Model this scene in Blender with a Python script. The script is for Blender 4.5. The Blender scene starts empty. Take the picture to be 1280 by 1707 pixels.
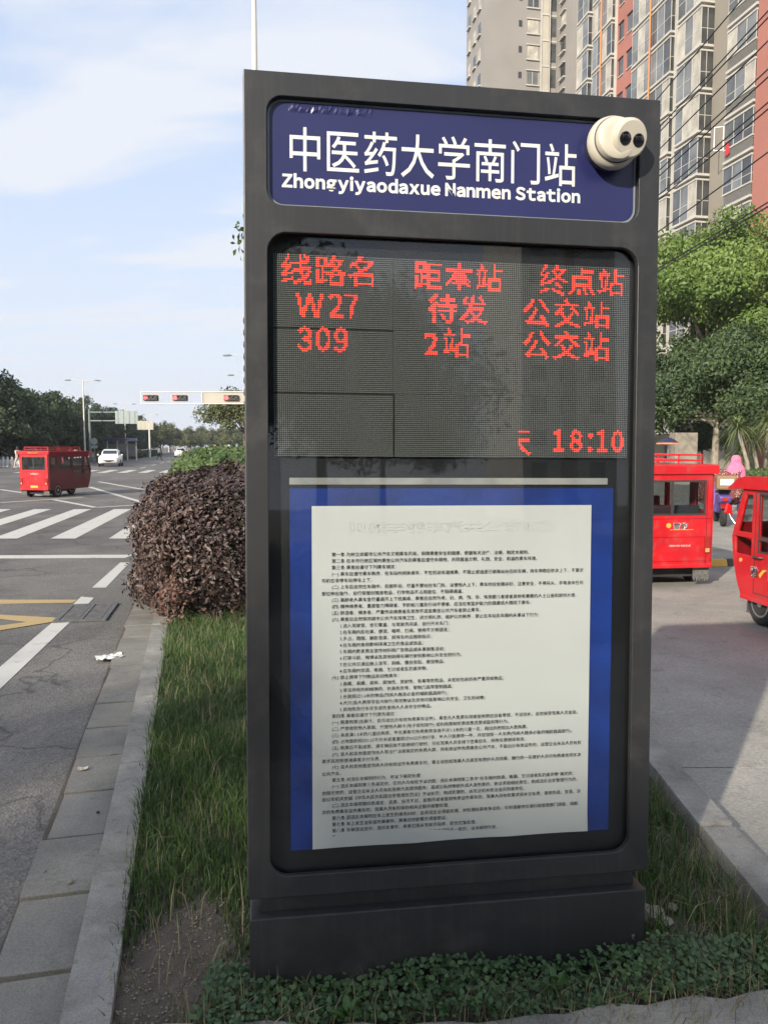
import bpy, bmesh, math, random
import numpy as np
from mathutils import Vector, Matrix, Euler
from mathutils.geometry import tessellate_polygon

R = math.radians
random.seed(7)
rng = np.random.default_rng(11)
scene = bpy.context.scene
col = scene.collection

# ------------------------------------------------------------------ camera
CAM_H, PITCH, F_PX, CX, CY = 1.62, R(4.757), 1328.0, 640.0, 853.5
cam_d = bpy.data.cameras.new('camera')
cam = bpy.data.objects.new('camera', cam_d); col.objects.link(cam)
cam.location = (0, 0, CAM_H)
cam.rotation_euler = (R(90) - PITCH, 0, 0)
cam_d.sensor_fit = 'VERTICAL'
cam_d.sensor_height = 36.0
cam_d.lens = 36.0 * F_PX / 1707.0
cam_d.clip_start = 0.05
cam_d.clip_end = 4000
scene.camera = cam

# ------------------------------------------------------------------ sky, sun, exposure
SUN_AZ, SUN_EL = R(-31.5), R(25)           # azimuth measured from -Y (behind the camera) towards +X
sun_dir = Vector((math.sin(SUN_AZ) * math.cos(SUN_EL), -math.cos(SUN_AZ) * math.cos(SUN_EL), math.sin(SUN_EL)))
world = bpy.data.worlds.new('World'); scene.world = world
world.use_nodes = True
wn, wl = world.node_tree.nodes, world.node_tree.links
wn.clear()
w_out = wn.new('ShaderNodeOutputWorld'); w_bg = wn.new('ShaderNodeBackground')
sky = wn.new('ShaderNodeTexSky'); sky.sky_type = 'NISHITA'; sky.sun_disc = False
sky.sun_elevation = SUN_EL
sky.sun_rotation = math.atan2(sun_dir.x, sun_dir.y)
sky.altitude = 500; sky.air_density = 1.0; sky.dust_density = 1.2; sky.ozone_density = 1.0
w_bg.inputs['Strength'].default_value = 0.10
tc = wn.new('ShaderNodeTexCoord')
sep = wn.new('ShaderNodeSeparateXYZ'); wl.new(tc.outputs['Generated'], sep.inputs[0])


def wmath(op, a, b=None, clamp=False, c=0.10):
    n = wn.new('ShaderNodeMath'); n.operation = op; n.use_clamp = clamp
    for i, v in enumerate((a, b)):
        if v is None: continue
        if isinstance(v, (int, float)): n.inputs[i].default_value = v
        else: wl.new(v, n.inputs[i])
    if op == 'MULTIPLY_ADD': n.inputs[2].default_value = c
    return n.outputs[0]


# clouds lie on a plane far above: direction divided by its height
zc = wmath('ADD', wmath('MAXIMUM', sep.outputs['Z'], 0.0), 0.16)
cmb = wn.new('ShaderNodeCombineXYZ')
wl.new(wmath('DIVIDE', sep.outputs['X'], zc), cmb.inputs[0])
wl.new(wmath('DIVIDE', sep.outputs['Y'], zc), cmb.inputs[1])
mp = wn.new('ShaderNodeMapping'); mp.inputs['Scale'].default_value = (0.55, 1.3, 1); mp.inputs['Rotation'].default_value = (0, 0, R(-14))
mp.inputs['Location'].default_value = (3.1, 1.7, 0)
wl.new(cmb.outputs[0], mp.inputs[0])
cn = wn.new('ShaderNodeTexNoise'); cn.inputs['Scale'].default_value = 1.7; cn.inputs['Detail'].default_value = 7
cn.inputs['Roughness'].default_value = 0.52; cn.inputs['Distortion'].default_value = 0.6
wl.new(mp.outputs[0], cn.inputs['Vector'])
cr = wn.new('ShaderNodeValToRGB'); cr.color_ramp.elements[0].position = 0.36; cr.color_ramp.elements[1].position = 0.58
wl.new(cn.outputs['Fac'], cr.inputs[0])
hz = wmath('SUBTRACT', 1.0, wmath('MULTIPLY', wmath('MAXIMUM', sep.outputs['Z'], 0.0), 1.6), True)   # thicker low down
cov = wmath('MAXIMUM', wmath('MULTIPLY_ADD', cr.outputs[0], 0.85), wmath('MULTIPLY', hz, 0.95), True)
cmix = wn.new('ShaderNodeMixRGB'); cmix.inputs[2].default_value = (4.05, 4.2, 4.55, 1)
wl.new(cov, cmix.inputs[0])
sat = wn.new('ShaderNodeMixRGB'); sat.inputs[0].default_value = 0.6; sat.inputs[2].default_value = (2.0, 3.1, 5.1, 1)
wl.new(sky.outputs[0], sat.inputs[1])
wl.new(sat.outputs[0], cmix.inputs[1])
wl.new(cmix.outputs[0], w_bg.inputs['Color'])
wl.new(w_bg.outputs[0], w_out.inputs['Surface'])

sun_d = bpy.data.lights.new('sun', 'SUN'); sun_d.energy = 3.1; sun_d.angle = R(0.8); sun_d.color = (1.0, 0.915, 0.79)
sun = bpy.data.objects.new('sun', sun_d); col.objects.link(sun)
sun.rotation_euler = (-sun_dir).to_track_quat('-Z', 'Y').to_euler()

vs = scene.view_settings
vs.view_transform = 'Standard'; vs.look = 'None'; vs.gamma = 1.0; vs.exposure = 1.12; vs.use_curve_mapping = False
scene.cycles.max_bounces = 4
scene.cycles.diffuse_bounces = 2
scene.cycles.glossy_bounces = 3
scene.cycles.volume_bounces = 0
scene.cycles.use_adaptive_sampling = True
scene.cycles.adaptive_threshold = 0.025
scene.cycles.caustics_reflective = False
scene.cycles.transparent_max_bounces = 8
scene.cycles.use_denoising = True


# ------------------------------------------------------------------ pixel -> place
def ray(x, y):
    a, b = (x - CX) / F_PX, (CY - y) / F_PX
    c, s = math.cos(PITCH), math.sin(PITCH)
    return Vector((a, c + b * s, -s + b * c))


def G(x, y, z=0.0):                       # the point of the level z seen at a pixel
    d = ray(x, y); t = (z - CAM_H) / d.z
    return Vector((d.x * t, d.y * t, z))


def D(x, y, dist):                        # the point at a known distance seen at a pixel
    d = ray(x, y); t = dist / d.y
    return Vector((d.x * t, dist, CAM_H + d.z * t))


ROAD_Z, YARD_Z = -0.13, -0.10
ROAD_ANG = R(10.8)                         # the road runs this far left of straight ahead


# ------------------------------------------------------------------ materials
def M(name, c, rough=0.6, metal=0.0, var=0.12, scale=6.0, bump=0.0, bscale=60.0, coat=0.0, spec=0.5, detail=3, transl=0.0, attr=None, c2=None, dirt=0.0, streak=0.0):
    m = bpy.data.materials.new(name); m.use_nodes = True
    n, l = m.node_tree.nodes, m.node_tree.links
    b = n['Principled BSDF']
    b.inputs['Roughness'].default_value = rough; b.inputs['Metallic'].default_value = metal
    b.inputs['Specular IOR Level'].default_value = spec
    b.inputs['Coat Weight'].default_value = coat
    t = n.new('ShaderNodeTexCoord')
    mix = n.new('ShaderNodeMixRGB')
    lo = tuple(max(0, x * (1 - var)) for x in c); hi = tuple(min(1, x * (1 + var)) for x in c)
    if c2: lo, hi = c, c2
    mix.inputs[1].default_value = (*lo, 1); mix.inputs[2].default_value = (*hi, 1)
    if attr:
        a = n.new('ShaderNodeAttribute'); a.attribute_name = attr; l.new(a.outputs['Fac'], mix.inputs[0])
    else:
        nz = n.new('ShaderNodeTexNoise'); nz.inputs['Scale'].default_value = scale; nz.inputs['Detail'].default_value = detail
        l.new(t.outputs['Object'], nz.inputs['Vector'])
        rp = n.new('ShaderNodeValToRGB'); rp.color_ramp.elements[0].position = 0.3; rp.color_ramp.elements[1].position = 0.7
        l.new(nz.outputs['Fac'], rp.inputs[0]); l.new(rp.outputs[0], mix.inputs[0])
    out = mix.outputs[0]
    if dirt:
        dn = n.new('ShaderNodeTexNoise'); dn.inputs['Scale'].default_value = scale * 2.3; dn.inputs['Detail'].default_value = 5; dn.inputs['Roughness'].default_value = 0.7
        l.new(t.outputs['Object'], dn.inputs['Vector'])
        dr = n.new('ShaderNodeValToRGB'); dr.color_ramp.elements[0].position = 0.5; dr.color_ramp.elements[1].position = 0.75
        dr.color_ramp.elements[1].color = (dirt, dirt, dirt, 1)
        l.new(dn.outputs['Fac'], dr.inputs[0])
        dm = n.new('ShaderNodeMixRGB'); dm.inputs[2].default_value = (0.16, 0.145, 0.12, 1)
        l.new(dr.outputs[0], dm.inputs[0]); l.new(out, dm.inputs[1]); out = dm.outputs[0]
        ra = n.new('ShaderNodeMath'); ra.operation = 'MULTIPLY_ADD'; ra.inputs[1].default_value = 0.5; ra.inputs[2].default_value = rough
        l.new(dr.outputs[0], ra.inputs[0]); l.new(ra.outputs[0], b.inputs['Roughness'])
    if streak:                                  # dusty run-off streaks down the sheet metal
        mpn = n.new('ShaderNodeMapping'); mpn.inputs['Scale'].default_value = (34, 34, 1.1); l.new(t.outputs['Object'], mpn.inputs[0])
        sn = n.new('ShaderNodeTexNoise'); sn.inputs['Scale'].default_value = 1.0; sn.inputs['Detail'].default_value = 6; sn.inputs['Roughness'].default_value = 0.65
        l.new(mpn.outputs[0], sn.inputs['Vector'])
        sr = n.new('ShaderNodeValToRGB'); sr.color_ramp.elements[0].position = 0.52; sr.color_ramp.elements[1].position = 0.78; sr.color_ramp.elements[1].color = (streak, streak, streak, 1)
        l.new(sn.outputs['Fac'], sr.inputs[0])
        sm_ = n.new('ShaderNodeMixRGB'); sm_.inputs[2].default_value = (0.17, 0.165, 0.15, 1)
        l.new(sr.outputs[0], sm_.inputs[0]); l.new(out, sm_.inputs[1]); out = sm_.outputs[0]
    l.new(out, b.inputs['Base Color'])
    if bump:
        bn = n.new('ShaderNodeTexNoise'); bn.inputs['Scale'].default_value = bscale; bn.inputs['Detail'].default_value = 4
        l.new(t.outputs['Object'], bn.inputs['Vector'])
        bp = n.new('ShaderNodeBump'); bp.inputs['Strength'].default_value = bump; bp.inputs['Distance'].default_value = 0.02
        l.new(bn.outputs['Fac'], bp.inputs['Height']); l.new(bp.outputs[0], b.inputs['Normal'])
    if transl:
        tr = n.new('ShaderNodeBsdfTranslucent'); l.new(out, tr.inputs['Color'])
        ms = n.new('ShaderNodeMixShader'); ms.inputs[0].default_value = transl
        o = n['Material Output']
        l.new(b.outputs[0], ms.inputs[1]); l.new(tr.outputs[0], ms.inputs[2]); l.new(ms.outputs[0], o.inputs['Surface'])
    return m


def emit(name, c, s):
    m = bpy.data.materials.new(name); m.use_nodes = True
    b = m.node_tree.nodes['Principled BSDF']
    b.inputs['Base Color'].default_value = (*[x * 0.4 for x in c], 1)
    b.inputs['Emission Color'].default_value = (*c, 1); b.inputs['Emission Strength'].default_value = s
    return m


def glass(name, tint=(0.9, 0.93, 0.92), refl=1.0, rough=0.02):
    m = bpy.data.materials.new(name); m.use_nodes = True
    n, l = m.node_tree.nodes, m.node_tree.links
    n.remove(n['Principled BSDF'])
    t = n.new('ShaderNodeBsdfTransparent'); t.inputs[0].default_value = (*tint, 1)
    g = n.new('ShaderNodeBsdfGlossy'); g.inputs['Roughness'].default_value = rough
    f = n.new('ShaderNodeLayerWeight'); f.inputs['Blend'].default_value = 0.5
    p = n.new('ShaderNodeMath'); p.operation = 'POWER'; p.inputs[1].default_value = 5.0
    k = n.new('ShaderNodeMath'); k.operation = 'MULTIPLY_ADD'; k.inputs[1].default_value = 0.9; k.inputs[2].default_value = 0.042 * refl; k.use_clamp = True
    ms = n.new('ShaderNodeMixShader')
    l.new(f.outputs['Facing'], p.inputs[0]); l.new(p.outputs[0], k.inputs[0]); l.new(k.outputs[0], ms.inputs[0])
    l.new(t.outputs[0], ms.inputs[1]); l.new(g.outputs[0], ms.inputs[2]); l.new(ms.outputs[0], n['Material Output'].inputs['Surface'])
    return m


def asphalt(name, a, b, patch):
    m = bpy.data.materials.new(name); m.use_nodes = True
    n, l = m.node_tree.nodes, m.node_tree.links
    bs = n['Principled BSDF']; bs.inputs['Roughness'].default_value = 0.82; bs.inputs['Specular IOR Level'].default_value = 0.35
    t = n.new('ShaderNodeTexCoord')

    def noise(s, d, r=0.6):
        x = n.new('ShaderNodeTexNoise'); x.inputs['Scale'].default_value = s; x.inputs['Detail'].default_value = d; x.inputs['Roughness'].default_value = r
        l.new(t.outputs['Object'], x.inputs['Vector']); return x.outputs['Fac']

    def ramp(i, p, q, c0, c1):
        x = n.new('ShaderNodeValToRGB'); x.color_ramp.elements[0].position = p; x.color_ramp.elements[1].position = q
        x.color_ramp.elements[0].color = (*c0, 1); x.color_ramp.elements[1].color = (*c1, 1); l.new(i, x.inputs[0]); return x.outputs[0]
    base = ramp(noise(0.6, 6), 0.35, 0.65, a, b)
    pm = ramp(noise(0.17, 3), 0.5, 0.56, (0, 0, 0), (0.7, 0.7, 0.7))
    m1 = n.new('ShaderNodeMixRGB'); m1.inputs[2].default_value = (*patch, 1); l.new(pm, m1.inputs[0]); l.new(base, m1.inputs[1])
    vo = n.new('ShaderNodeTexVoronoi'); vo.inputs['Scale'].default_value = 70; l.new(t.outputs['Object'], vo.inputs['Vector'])
    st = n.new('ShaderNodeMixRGB'); st.blend_type = 'MULTIPLY'; st.inputs[0].default_value = 0.75
    sc = ramp(vo.outputs['Color'], 0.0, 1.0, (0.5, 0.5, 0.52), (1.4, 1.36, 1.28))
    l.new(m1.outputs[0], st.inputs[1]); l.new(sc, st.inputs[2])
    nv = n.new('ShaderNodeTexNoise'); nv.inputs['Scale'].default_value = 1.6; nv.inputs['Detail'].default_value = 5; l.new(t.outputs['Object'], nv.inputs['Vector'])
    av = n.new('ShaderNodeMixRGB'); av.blend_type = 'ADD'; av.inputs[0].default_value = 0.9; l.new(t.outputs['Object'], av.inputs[1]); l.new(nv.outputs['Color'], av.inputs[2])
    cv = n.new('ShaderNodeTexVoronoi'); cv.feature = 'DISTANCE_TO_EDGE'; cv.inputs['Scale'].default_value = 0.33; l.new(av.outputs[0], cv.inputs['Vector'])
    ck = ramp(cv.outputs['Distance'], 0.0015, 0.006, (0.5, 0.5, 0.5), (1, 1, 1))
    sb = ramp(noise(0.9, 7, 0.7), 0.52, 0.66, (1, 1, 1), (0.72, 0.71, 0.70))
    m2 = n.new('ShaderNodeMixRGB'); m2.blend_type = 'MULTIPLY'; m2.inputs[0].default_value = 1; l.new(st.outputs[0], m2.inputs[1]); l.new(ck, m2.inputs[2])
    m3 = n.new('ShaderNodeMixRGB'); m3.blend_type = 'MULTIPLY'; m3.inputs[0].default_value = 1; l.new(m2.outputs[0], m3.inputs[1]); l.new(sb, m3.inputs[2])
    l.new(m3.outputs[0], bs.inputs['Base Color'])
    bp = n.new('ShaderNodeBump'); bp.inputs['Strength'].default_value = 0.8; bp.inputs['Distance'].default_value = 0.006
    l.new(vo.outputs['Distance'], bp.inputs['Height']); l.new(bp.outputs[0], bs.inputs['Normal'])
    return m


def concrete(name, a, b, stain, sc=1.0, bump=0.25):
    m = bpy.data.materials.new(name); m.use_nodes = True
    n, l = m.node_tree.nodes, m.node_tree.links
    bs = n['Principled BSDF']; bs.inputs['Roughness'].default_value = 0.85; bs.inputs['Specular IOR Level'].default_value = 0.3
    t = n.new('ShaderNodeTexCoord')

    def noise(s, d, r=0.62):
        x = n.new('ShaderNodeTexNoise'); x.inputs['Scale'].default_value = s * sc; x.inputs['Detail'].default_value = d; x.inputs['Roughness'].default_value = r
        l.new(t.outputs['Object'], x.inputs['Vector']); return x.outputs['Fac']

    def ramp(i, p, q, c0, c1):
        x = n.new('ShaderNodeValToRGB'); x.color_ramp.elements[0].position = p; x.color_ramp.elements[1].position = q
        x.color_ramp.elements[0].color = (*c0, 1); x.color_ramp.elements[1].color = (*c1, 1); l.new(i, x.inputs[0]); return x.outputs[0]
    base = ramp(noise(1.3, 5), 0.3, 0.7, a, b)
    pm = ramp(noise(5.5, 6, 0.75), 0.55, 0.72, (0, 0, 0), (0.75, 0.75, 0.75))
    m1 = n.new('ShaderNodeMixRGB'); m1.inputs[2].default_value = (*stain, 1); l.new(pm, m1.inputs[0]); l.new(base, m1.inputs[1])
    fine = ramp(noise(70, 2), 0.3, 0.7, (0.8, 0.8, 0.8), (1.15, 1.15, 1.15))
    st = n.new('ShaderNodeMixRGB'); st.blend_type = 'MULTIPLY'; st.inputs[0].default_value = 1
    l.new(m1.outputs[0], st.inputs[1]); l.new(fine, st.inputs[2]); l.new(st.outputs[0], bs.inputs['Base Color'])
    bp = n.new('ShaderNodeBump'); bp.inputs['Strength'].default_value = bump; bp.inputs['Distance'].default_value = 0.01
    l.new(noise(45, 3), bp.inputs['Height']); l.new(bp.outputs[0], bs.inputs['Normal'])
    return m


def paint_mark(name, c, under):
    """Worn road paint: bare asphalt shows where it has rubbed away."""
    m = bpy.data.materials.new(name); m.use_nodes = True
    n, l = m.node_tree.nodes, m.node_tree.links
    bs = n['Principled BSDF']; bs.inputs['Roughness'].default_value = 0.75
    t = n.new('ShaderNodeTexCoord')
    x = n.new('ShaderNodeTexNoise'); x.inputs['Scale'].default_value = 4.0; x.inputs['Detail'].default_value = 8; x.inputs['Roughness'].default_value = 0.78
    l.new(t.outputs['Object'], x.inputs['Vector'])
    r = n.new('ShaderNodeValToRGB'); r.color_ramp.elements[0].position = 0.56; r.color_ramp.elements[1].position = 0.72
    r.color_ramp.elements[0].color = (*c, 1); r.color_ramp.elements[1].color = (*under, 1)
    l.new(x.outputs['Fac'], r.inputs[0]); l.new(r.outputs[0], bs.inputs['Base Color'])
    return m


MT = {}
MT['asphalt'] = asphalt('asphalt', (0.135, 0.127, 0.116), (0.185, 0.174, 0.158), (0.105, 0.101, 0.096))
MT['white_mark'] = paint_mark('white_mark', (0.52, 0.50, 0.45), (0.24, 0.23, 0.21))
MT['yellow_mark'] = paint_mark('yellow_mark', (0.42, 0.30, 0.13), (0.23, 0.20, 0.15))
MT['slab'] = concrete('slab', (0.17, 0.16, 0.138), (0.265, 0.25, 0.218), (0.13, 0.122, 0.105), 1.6, 0.25)
MT['kerb'] = concrete('kerb', (0.17, 0.162, 0.14), (0.36, 0.345, 0.305), (0.10, 0.093, 0.08), 2.4, 0.6)
MT['yard'] = concrete('yard', (0.235, 0.223, 0.192), (0.35, 0.332, 0.288), (0.155, 0.147, 0.128), 0.9, 0.3)
MT['soil'] = concrete('soil', (0.085, 0.072, 0.055), (0.15, 0.125, 0.098), (0.19, 0.17, 0.14), 3.0, 1.0)
MT['earth'] = M('earth', (0.12, 0.115, 0.09), 0.95, var=0.3, scale=0.3)
MT['kiosk'] = M('kiosk', (0.024, 0.0245, 0.0255), 0.42, var=0.14, scale=2.2, bump=0.03, bscale=180, dirt=0.16, streak=0.10)
MT['black'] = M('black', (0.010, 0.011, 0.012), 0.45, var=0.2)
MT['ledboard'] = M('ledboard', (0.012, 0.014, 0.013), 0.6, var=0.2)
MT['led_off'] = M('led_off', (0.235, 0.24, 0.225), 0.4, var=0.3, scale=900)
MT['led_on'] = emit('led_on', (1.0, 0.06, 0.035), 2.1)
MT['film_blue'] = M('film_blue', (0.019, 0.022, 0.092), 0.33, var=0.10, scale=3)
MT['sign_white'] = M('sign_white', (0.66, 0.66, 0.62), 0.5, var=0.05, scale=20)
MT['poster_blue'] = M('poster_blue', (0.009, 0.040, 0.24), 0.5, var=0.35, scale=5, bump=0.25, bscale=14)
MT['paper'] = M('paper', (0.70, 0.712, 0.675), 0.75, var=0.05, scale=2.2)
MT['faded'] = M('faded', (0.685, 0.696, 0.66), 0.75, var=0.04, scale=9)
MT['ink'] = M('ink', (0.03, 0.03, 0.035), 0.7, var=0.1)
MT['tape'] = M('tape', (0.36, 0.36, 0.335), 0.6, var=0.25, scale=9)
MT['glass'] = glass('glass', (0.89, 0.90, 0.90), 0.85)
MT['cam_white'] = M('cam_white', (0.56, 0.51, 0.41), 0.38, var=0.06, scale=12)
MT['lens'] = M('lens', (0.006, 0.006, 0.008), 0.08, var=0.1, coat=1.0)
MT['silver'] = M('silver', (0.5, 0.5, 0.5), 0.3, 1.0, var=0.1)
MT['red'] = M('red', (0.56, 0.012, 0.018), 0.34, var=0.14, scale=3, coat=0.25, dirt=0.35)
MT['maroon_shaded_red'] = M('maroon_shaded_red', (0.11, 0.006, 0.014), 0.35, var=0.12, scale=3, coat=0.3)  # shade put into the crossing cart's sides; scooter, seams and shirt just dark red
MT['fringe'] = M('fringe', (0.16, 0.008, 0.018), 0.9, var=0.4, scale=40)
MT['rubber'] = M('rubber', (0.028, 0.027, 0.026), 0.85, var=0.3, scale=10)
MT['rim'] = M('rim', (0.42, 0.42, 0.42), 0.35, 0.8, var=0.1)
MT['chassis'] = M('chassis', (0.03, 0.028, 0.027), 0.7, var=0.4)
MT['seat'] = M('seat', (0.05, 0.05, 0.06), 0.7)
MT['cab_glass'] = glass('cab_glass', (0.78, 0.80, 0.80), 1.4, 0.03)
MT['taillight'] = M('taillight', (0.35, 0.02, 0.015), 0.2, coat=1)
MT['amber'] = M('amber', (0.7, 0.33, 0.12), 0.25, coat=1)
MT['gold'] = M('gold', (0.72, 0.42, 0.06), 0.45)
MT['white_paint'] = M('white_paint', (0.74, 0.74, 0.72), 0.32, var=0.04, coat=0.3)
MT['car_glass'] = M('car_glass', (0.015, 0.018, 0.02), 0.08, var=0.1, coat=1)
MT['pole_white'] = M('pole_white', (0.66, 0.63, 0.55), 0.45, var=0.08)
MT['pole_grey'] = M('pole_grey', (0.20, 0.23, 0.22), 0.5, var=0.1)
MT['sign_back'] = M('sign_back', (0.30, 0.35, 0.335), 0.5, var=0.1)
MT['beige'] = M('beige', (0.45, 0.415, 0.34), 0.7, var=0.08, scale=0.6)
MT['wall_grey'] = M('wall_grey', (0.275, 0.255, 0.23), 0.85, var=0.07, scale=0.25)
MT['wall_taupe'] = M('wall_taupe', (0.262, 0.232, 0.188), 0.85, var=0.07, scale=0.25)
MT['wall_red'] = M('wall_red', (0.36, 0.145, 0.11), 0.85, var=0.08, scale=0.3)
MT['trim'] = M('trim', (0.49, 0.465, 0.415), 0.7, var=0.1, scale=1)
MT['pipe'] = M('pipe', (0.62, 0.22, 0.06), 0.5, var=0.08)
MT['pane'] = M('pane', (0.16, 0.165, 0.16), 0.12, var=0.5, scale=0.45, spec=0.9)
MT['pane_dark'] = M('pane_dark', (0.06, 0.062, 0.062), 0.12, var=0.6, scale=0.6, spec=0.8)
MT['curtain'] = M('curtain', (0.42, 0.39, 0.33), 0.9, var=0.3, scale=1.2)
MT['flap'] = M('flap', (0.13, 0.125, 0.115), 0.85, var=0.35, scale=30)
MT['louvre'] = M('louvre', (0.30, 0.28, 0.25), 0.6, var=0.1)
MT['bark'] = M('bark', (0.15, 0.12, 0.09), 0.95, var=0.3, scale=5, bump=0.6, bscale=18)
MT['bark_pale'] = M('bark_pale', (0.30, 0.26, 0.20), 0.95, var=0.25, scale=5, bump=0.5, bscale=18)
MT['leaf_dark'] = M('leaf_dark', (0.026, 0.048, 0.020), 0.6, attr='tone', c2=(0.075, 0.112, 0.042), transl=0.2)
MT['leaf_mid'] = M('leaf_mid', (0.042, 0.082, 0.020), 0.55, attr='tone', c2=(0.135, 0.195, 0.05), transl=0.25)
MT['leaf_deep'] = M('leaf_deep', (0.030, 0.060, 0.018), 0.55, attr='tone', c2=(0.095, 0.14, 0.042), transl=0.2)
MT['leaf_light'] = M('leaf_light', (0.085, 0.15, 0.025), 0.5, attr='tone', c2=(0.25, 0.35, 0.075), transl=0.35)
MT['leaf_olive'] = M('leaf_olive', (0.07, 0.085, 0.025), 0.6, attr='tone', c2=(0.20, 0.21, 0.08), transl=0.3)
MT['leaf_purple'] = M('leaf_purple', (0.038, 0.025, 0.023), 0.5, attr='tone', c2=(0.168, 0.106, 0.084), transl=0.12)
MT['leaf_rust'] = M('leaf_rust', (0.085, 0.045, 0.033), 0.55, attr='tone', c2=(0.20, 0.10, 0.066), transl=0.2)
MT['leaf_hedge'] = M('leaf_hedge', (0.04, 0.078, 0.018), 0.5, attr='tone', c2=(0.125, 0.19, 0.05), transl=0.25)
MT['palm'] = M('palm', (0.07, 0.105, 0.03), 0.5, attr='tone', c2=(0.24, 0.29, 0.11), transl=0.25)
MT['grass'] = M('grass', (0.026, 0.062, 0.016), 0.55, attr='tone', c2=(0.115, 0.185, 0.05), transl=0.25)
MT['straw'] = M('straw', (0.16, 0.14, 0.07), 0.8, attr='tone', c2=(0.36, 0.32, 0.19), transl=0.25)
MT['clover'] = M('clover', (0.022, 0.058, 0.018), 0.6, attr='tone', c2=(0.075, 0.135, 0.045), transl=0.15)
MT['weed'] = M('weed', (0.055, 0.125, 0.025), 0.5, attr='tone', c2=(0.13, 0.22, 0.05), transl=0.25)
MT['iron'] = M('iron', (0.13, 0.125, 0.12), 0.6, 0.4, var=0.3, scale=20, bump=0.2)
MT['stone'] = M('stone', (0.25, 0.22, 0.17), 0.9, var=0.3, scale=3, bump=0.5, bscale=10)
MT['cable'] = M('cable', (0.012, 0.011, 0.011), 0.7)
MT['housing'] = M('housing', (0.045, 0.04, 0.038), 0.5)
MT['lamp_off'] = M('lamp_off', (0.06, 0.055, 0.055), 0.3)
MT['lamp_red'] = emit('lamp_red', (1.0, 0.05, 0.05), 3.0)
MT['skin'] = M('skin', (0.45, 0.27, 0.19), 0.6, var=0.05)
MT['hair'] = M('hair', (0.015, 0.012, 0.010), 0.6)
MT['navy'] = M('navy', (0.025, 0.03, 0.07), 0.8)
MT['dark_cloth'] = M('dark_cloth', (0.03, 0.032, 0.035), 0.85)
MT['pale_cloth'] = M('pale_cloth', (0.60, 0.50, 0.44), 0.85)
MT['grey_cloth'] = M('grey_cloth', (0.22, 0.22, 0.22), 0.85)
MT['pink_cloth'] = M('pink_cloth', (0.62, 0.17, 0.29), 0.85, var=0.15, scale=12)
MT['purple_plastic'] = M('purple_plastic', (0.10, 0.06, 0.26), 0.35)
MT['carton'] = M('carton', (0.25, 0.15, 0.08), 0.6)
MT['blue_roof'] = M('blue_roof', (0.02, 0.028, 0.07), 0.5)
MT['brick_block'] = M('brick_block', (0.55, 0.30, 0.2), 0.8)


# ------------------------------------------------------------------ mesh helpers
def mesh_obj(name, verts, faces, mat=None, parent=None, smooth=False):
    me = bpy.data.meshes.new(name)
    me.from_pydata([tuple(v) for v in verts], [], [tuple(f) for f in faces])
    if mat: me.materials.append(MT[mat] if isinstance(mat, str) else mat)
    if smooth: me.polygons.foreach_set('use_smooth', [True] * len(me.polygons))
    me.update()
    o = bpy.data.objects.new(name, me); col.objects.link(o)
    if parent: o.parent = parent
    return o


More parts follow.
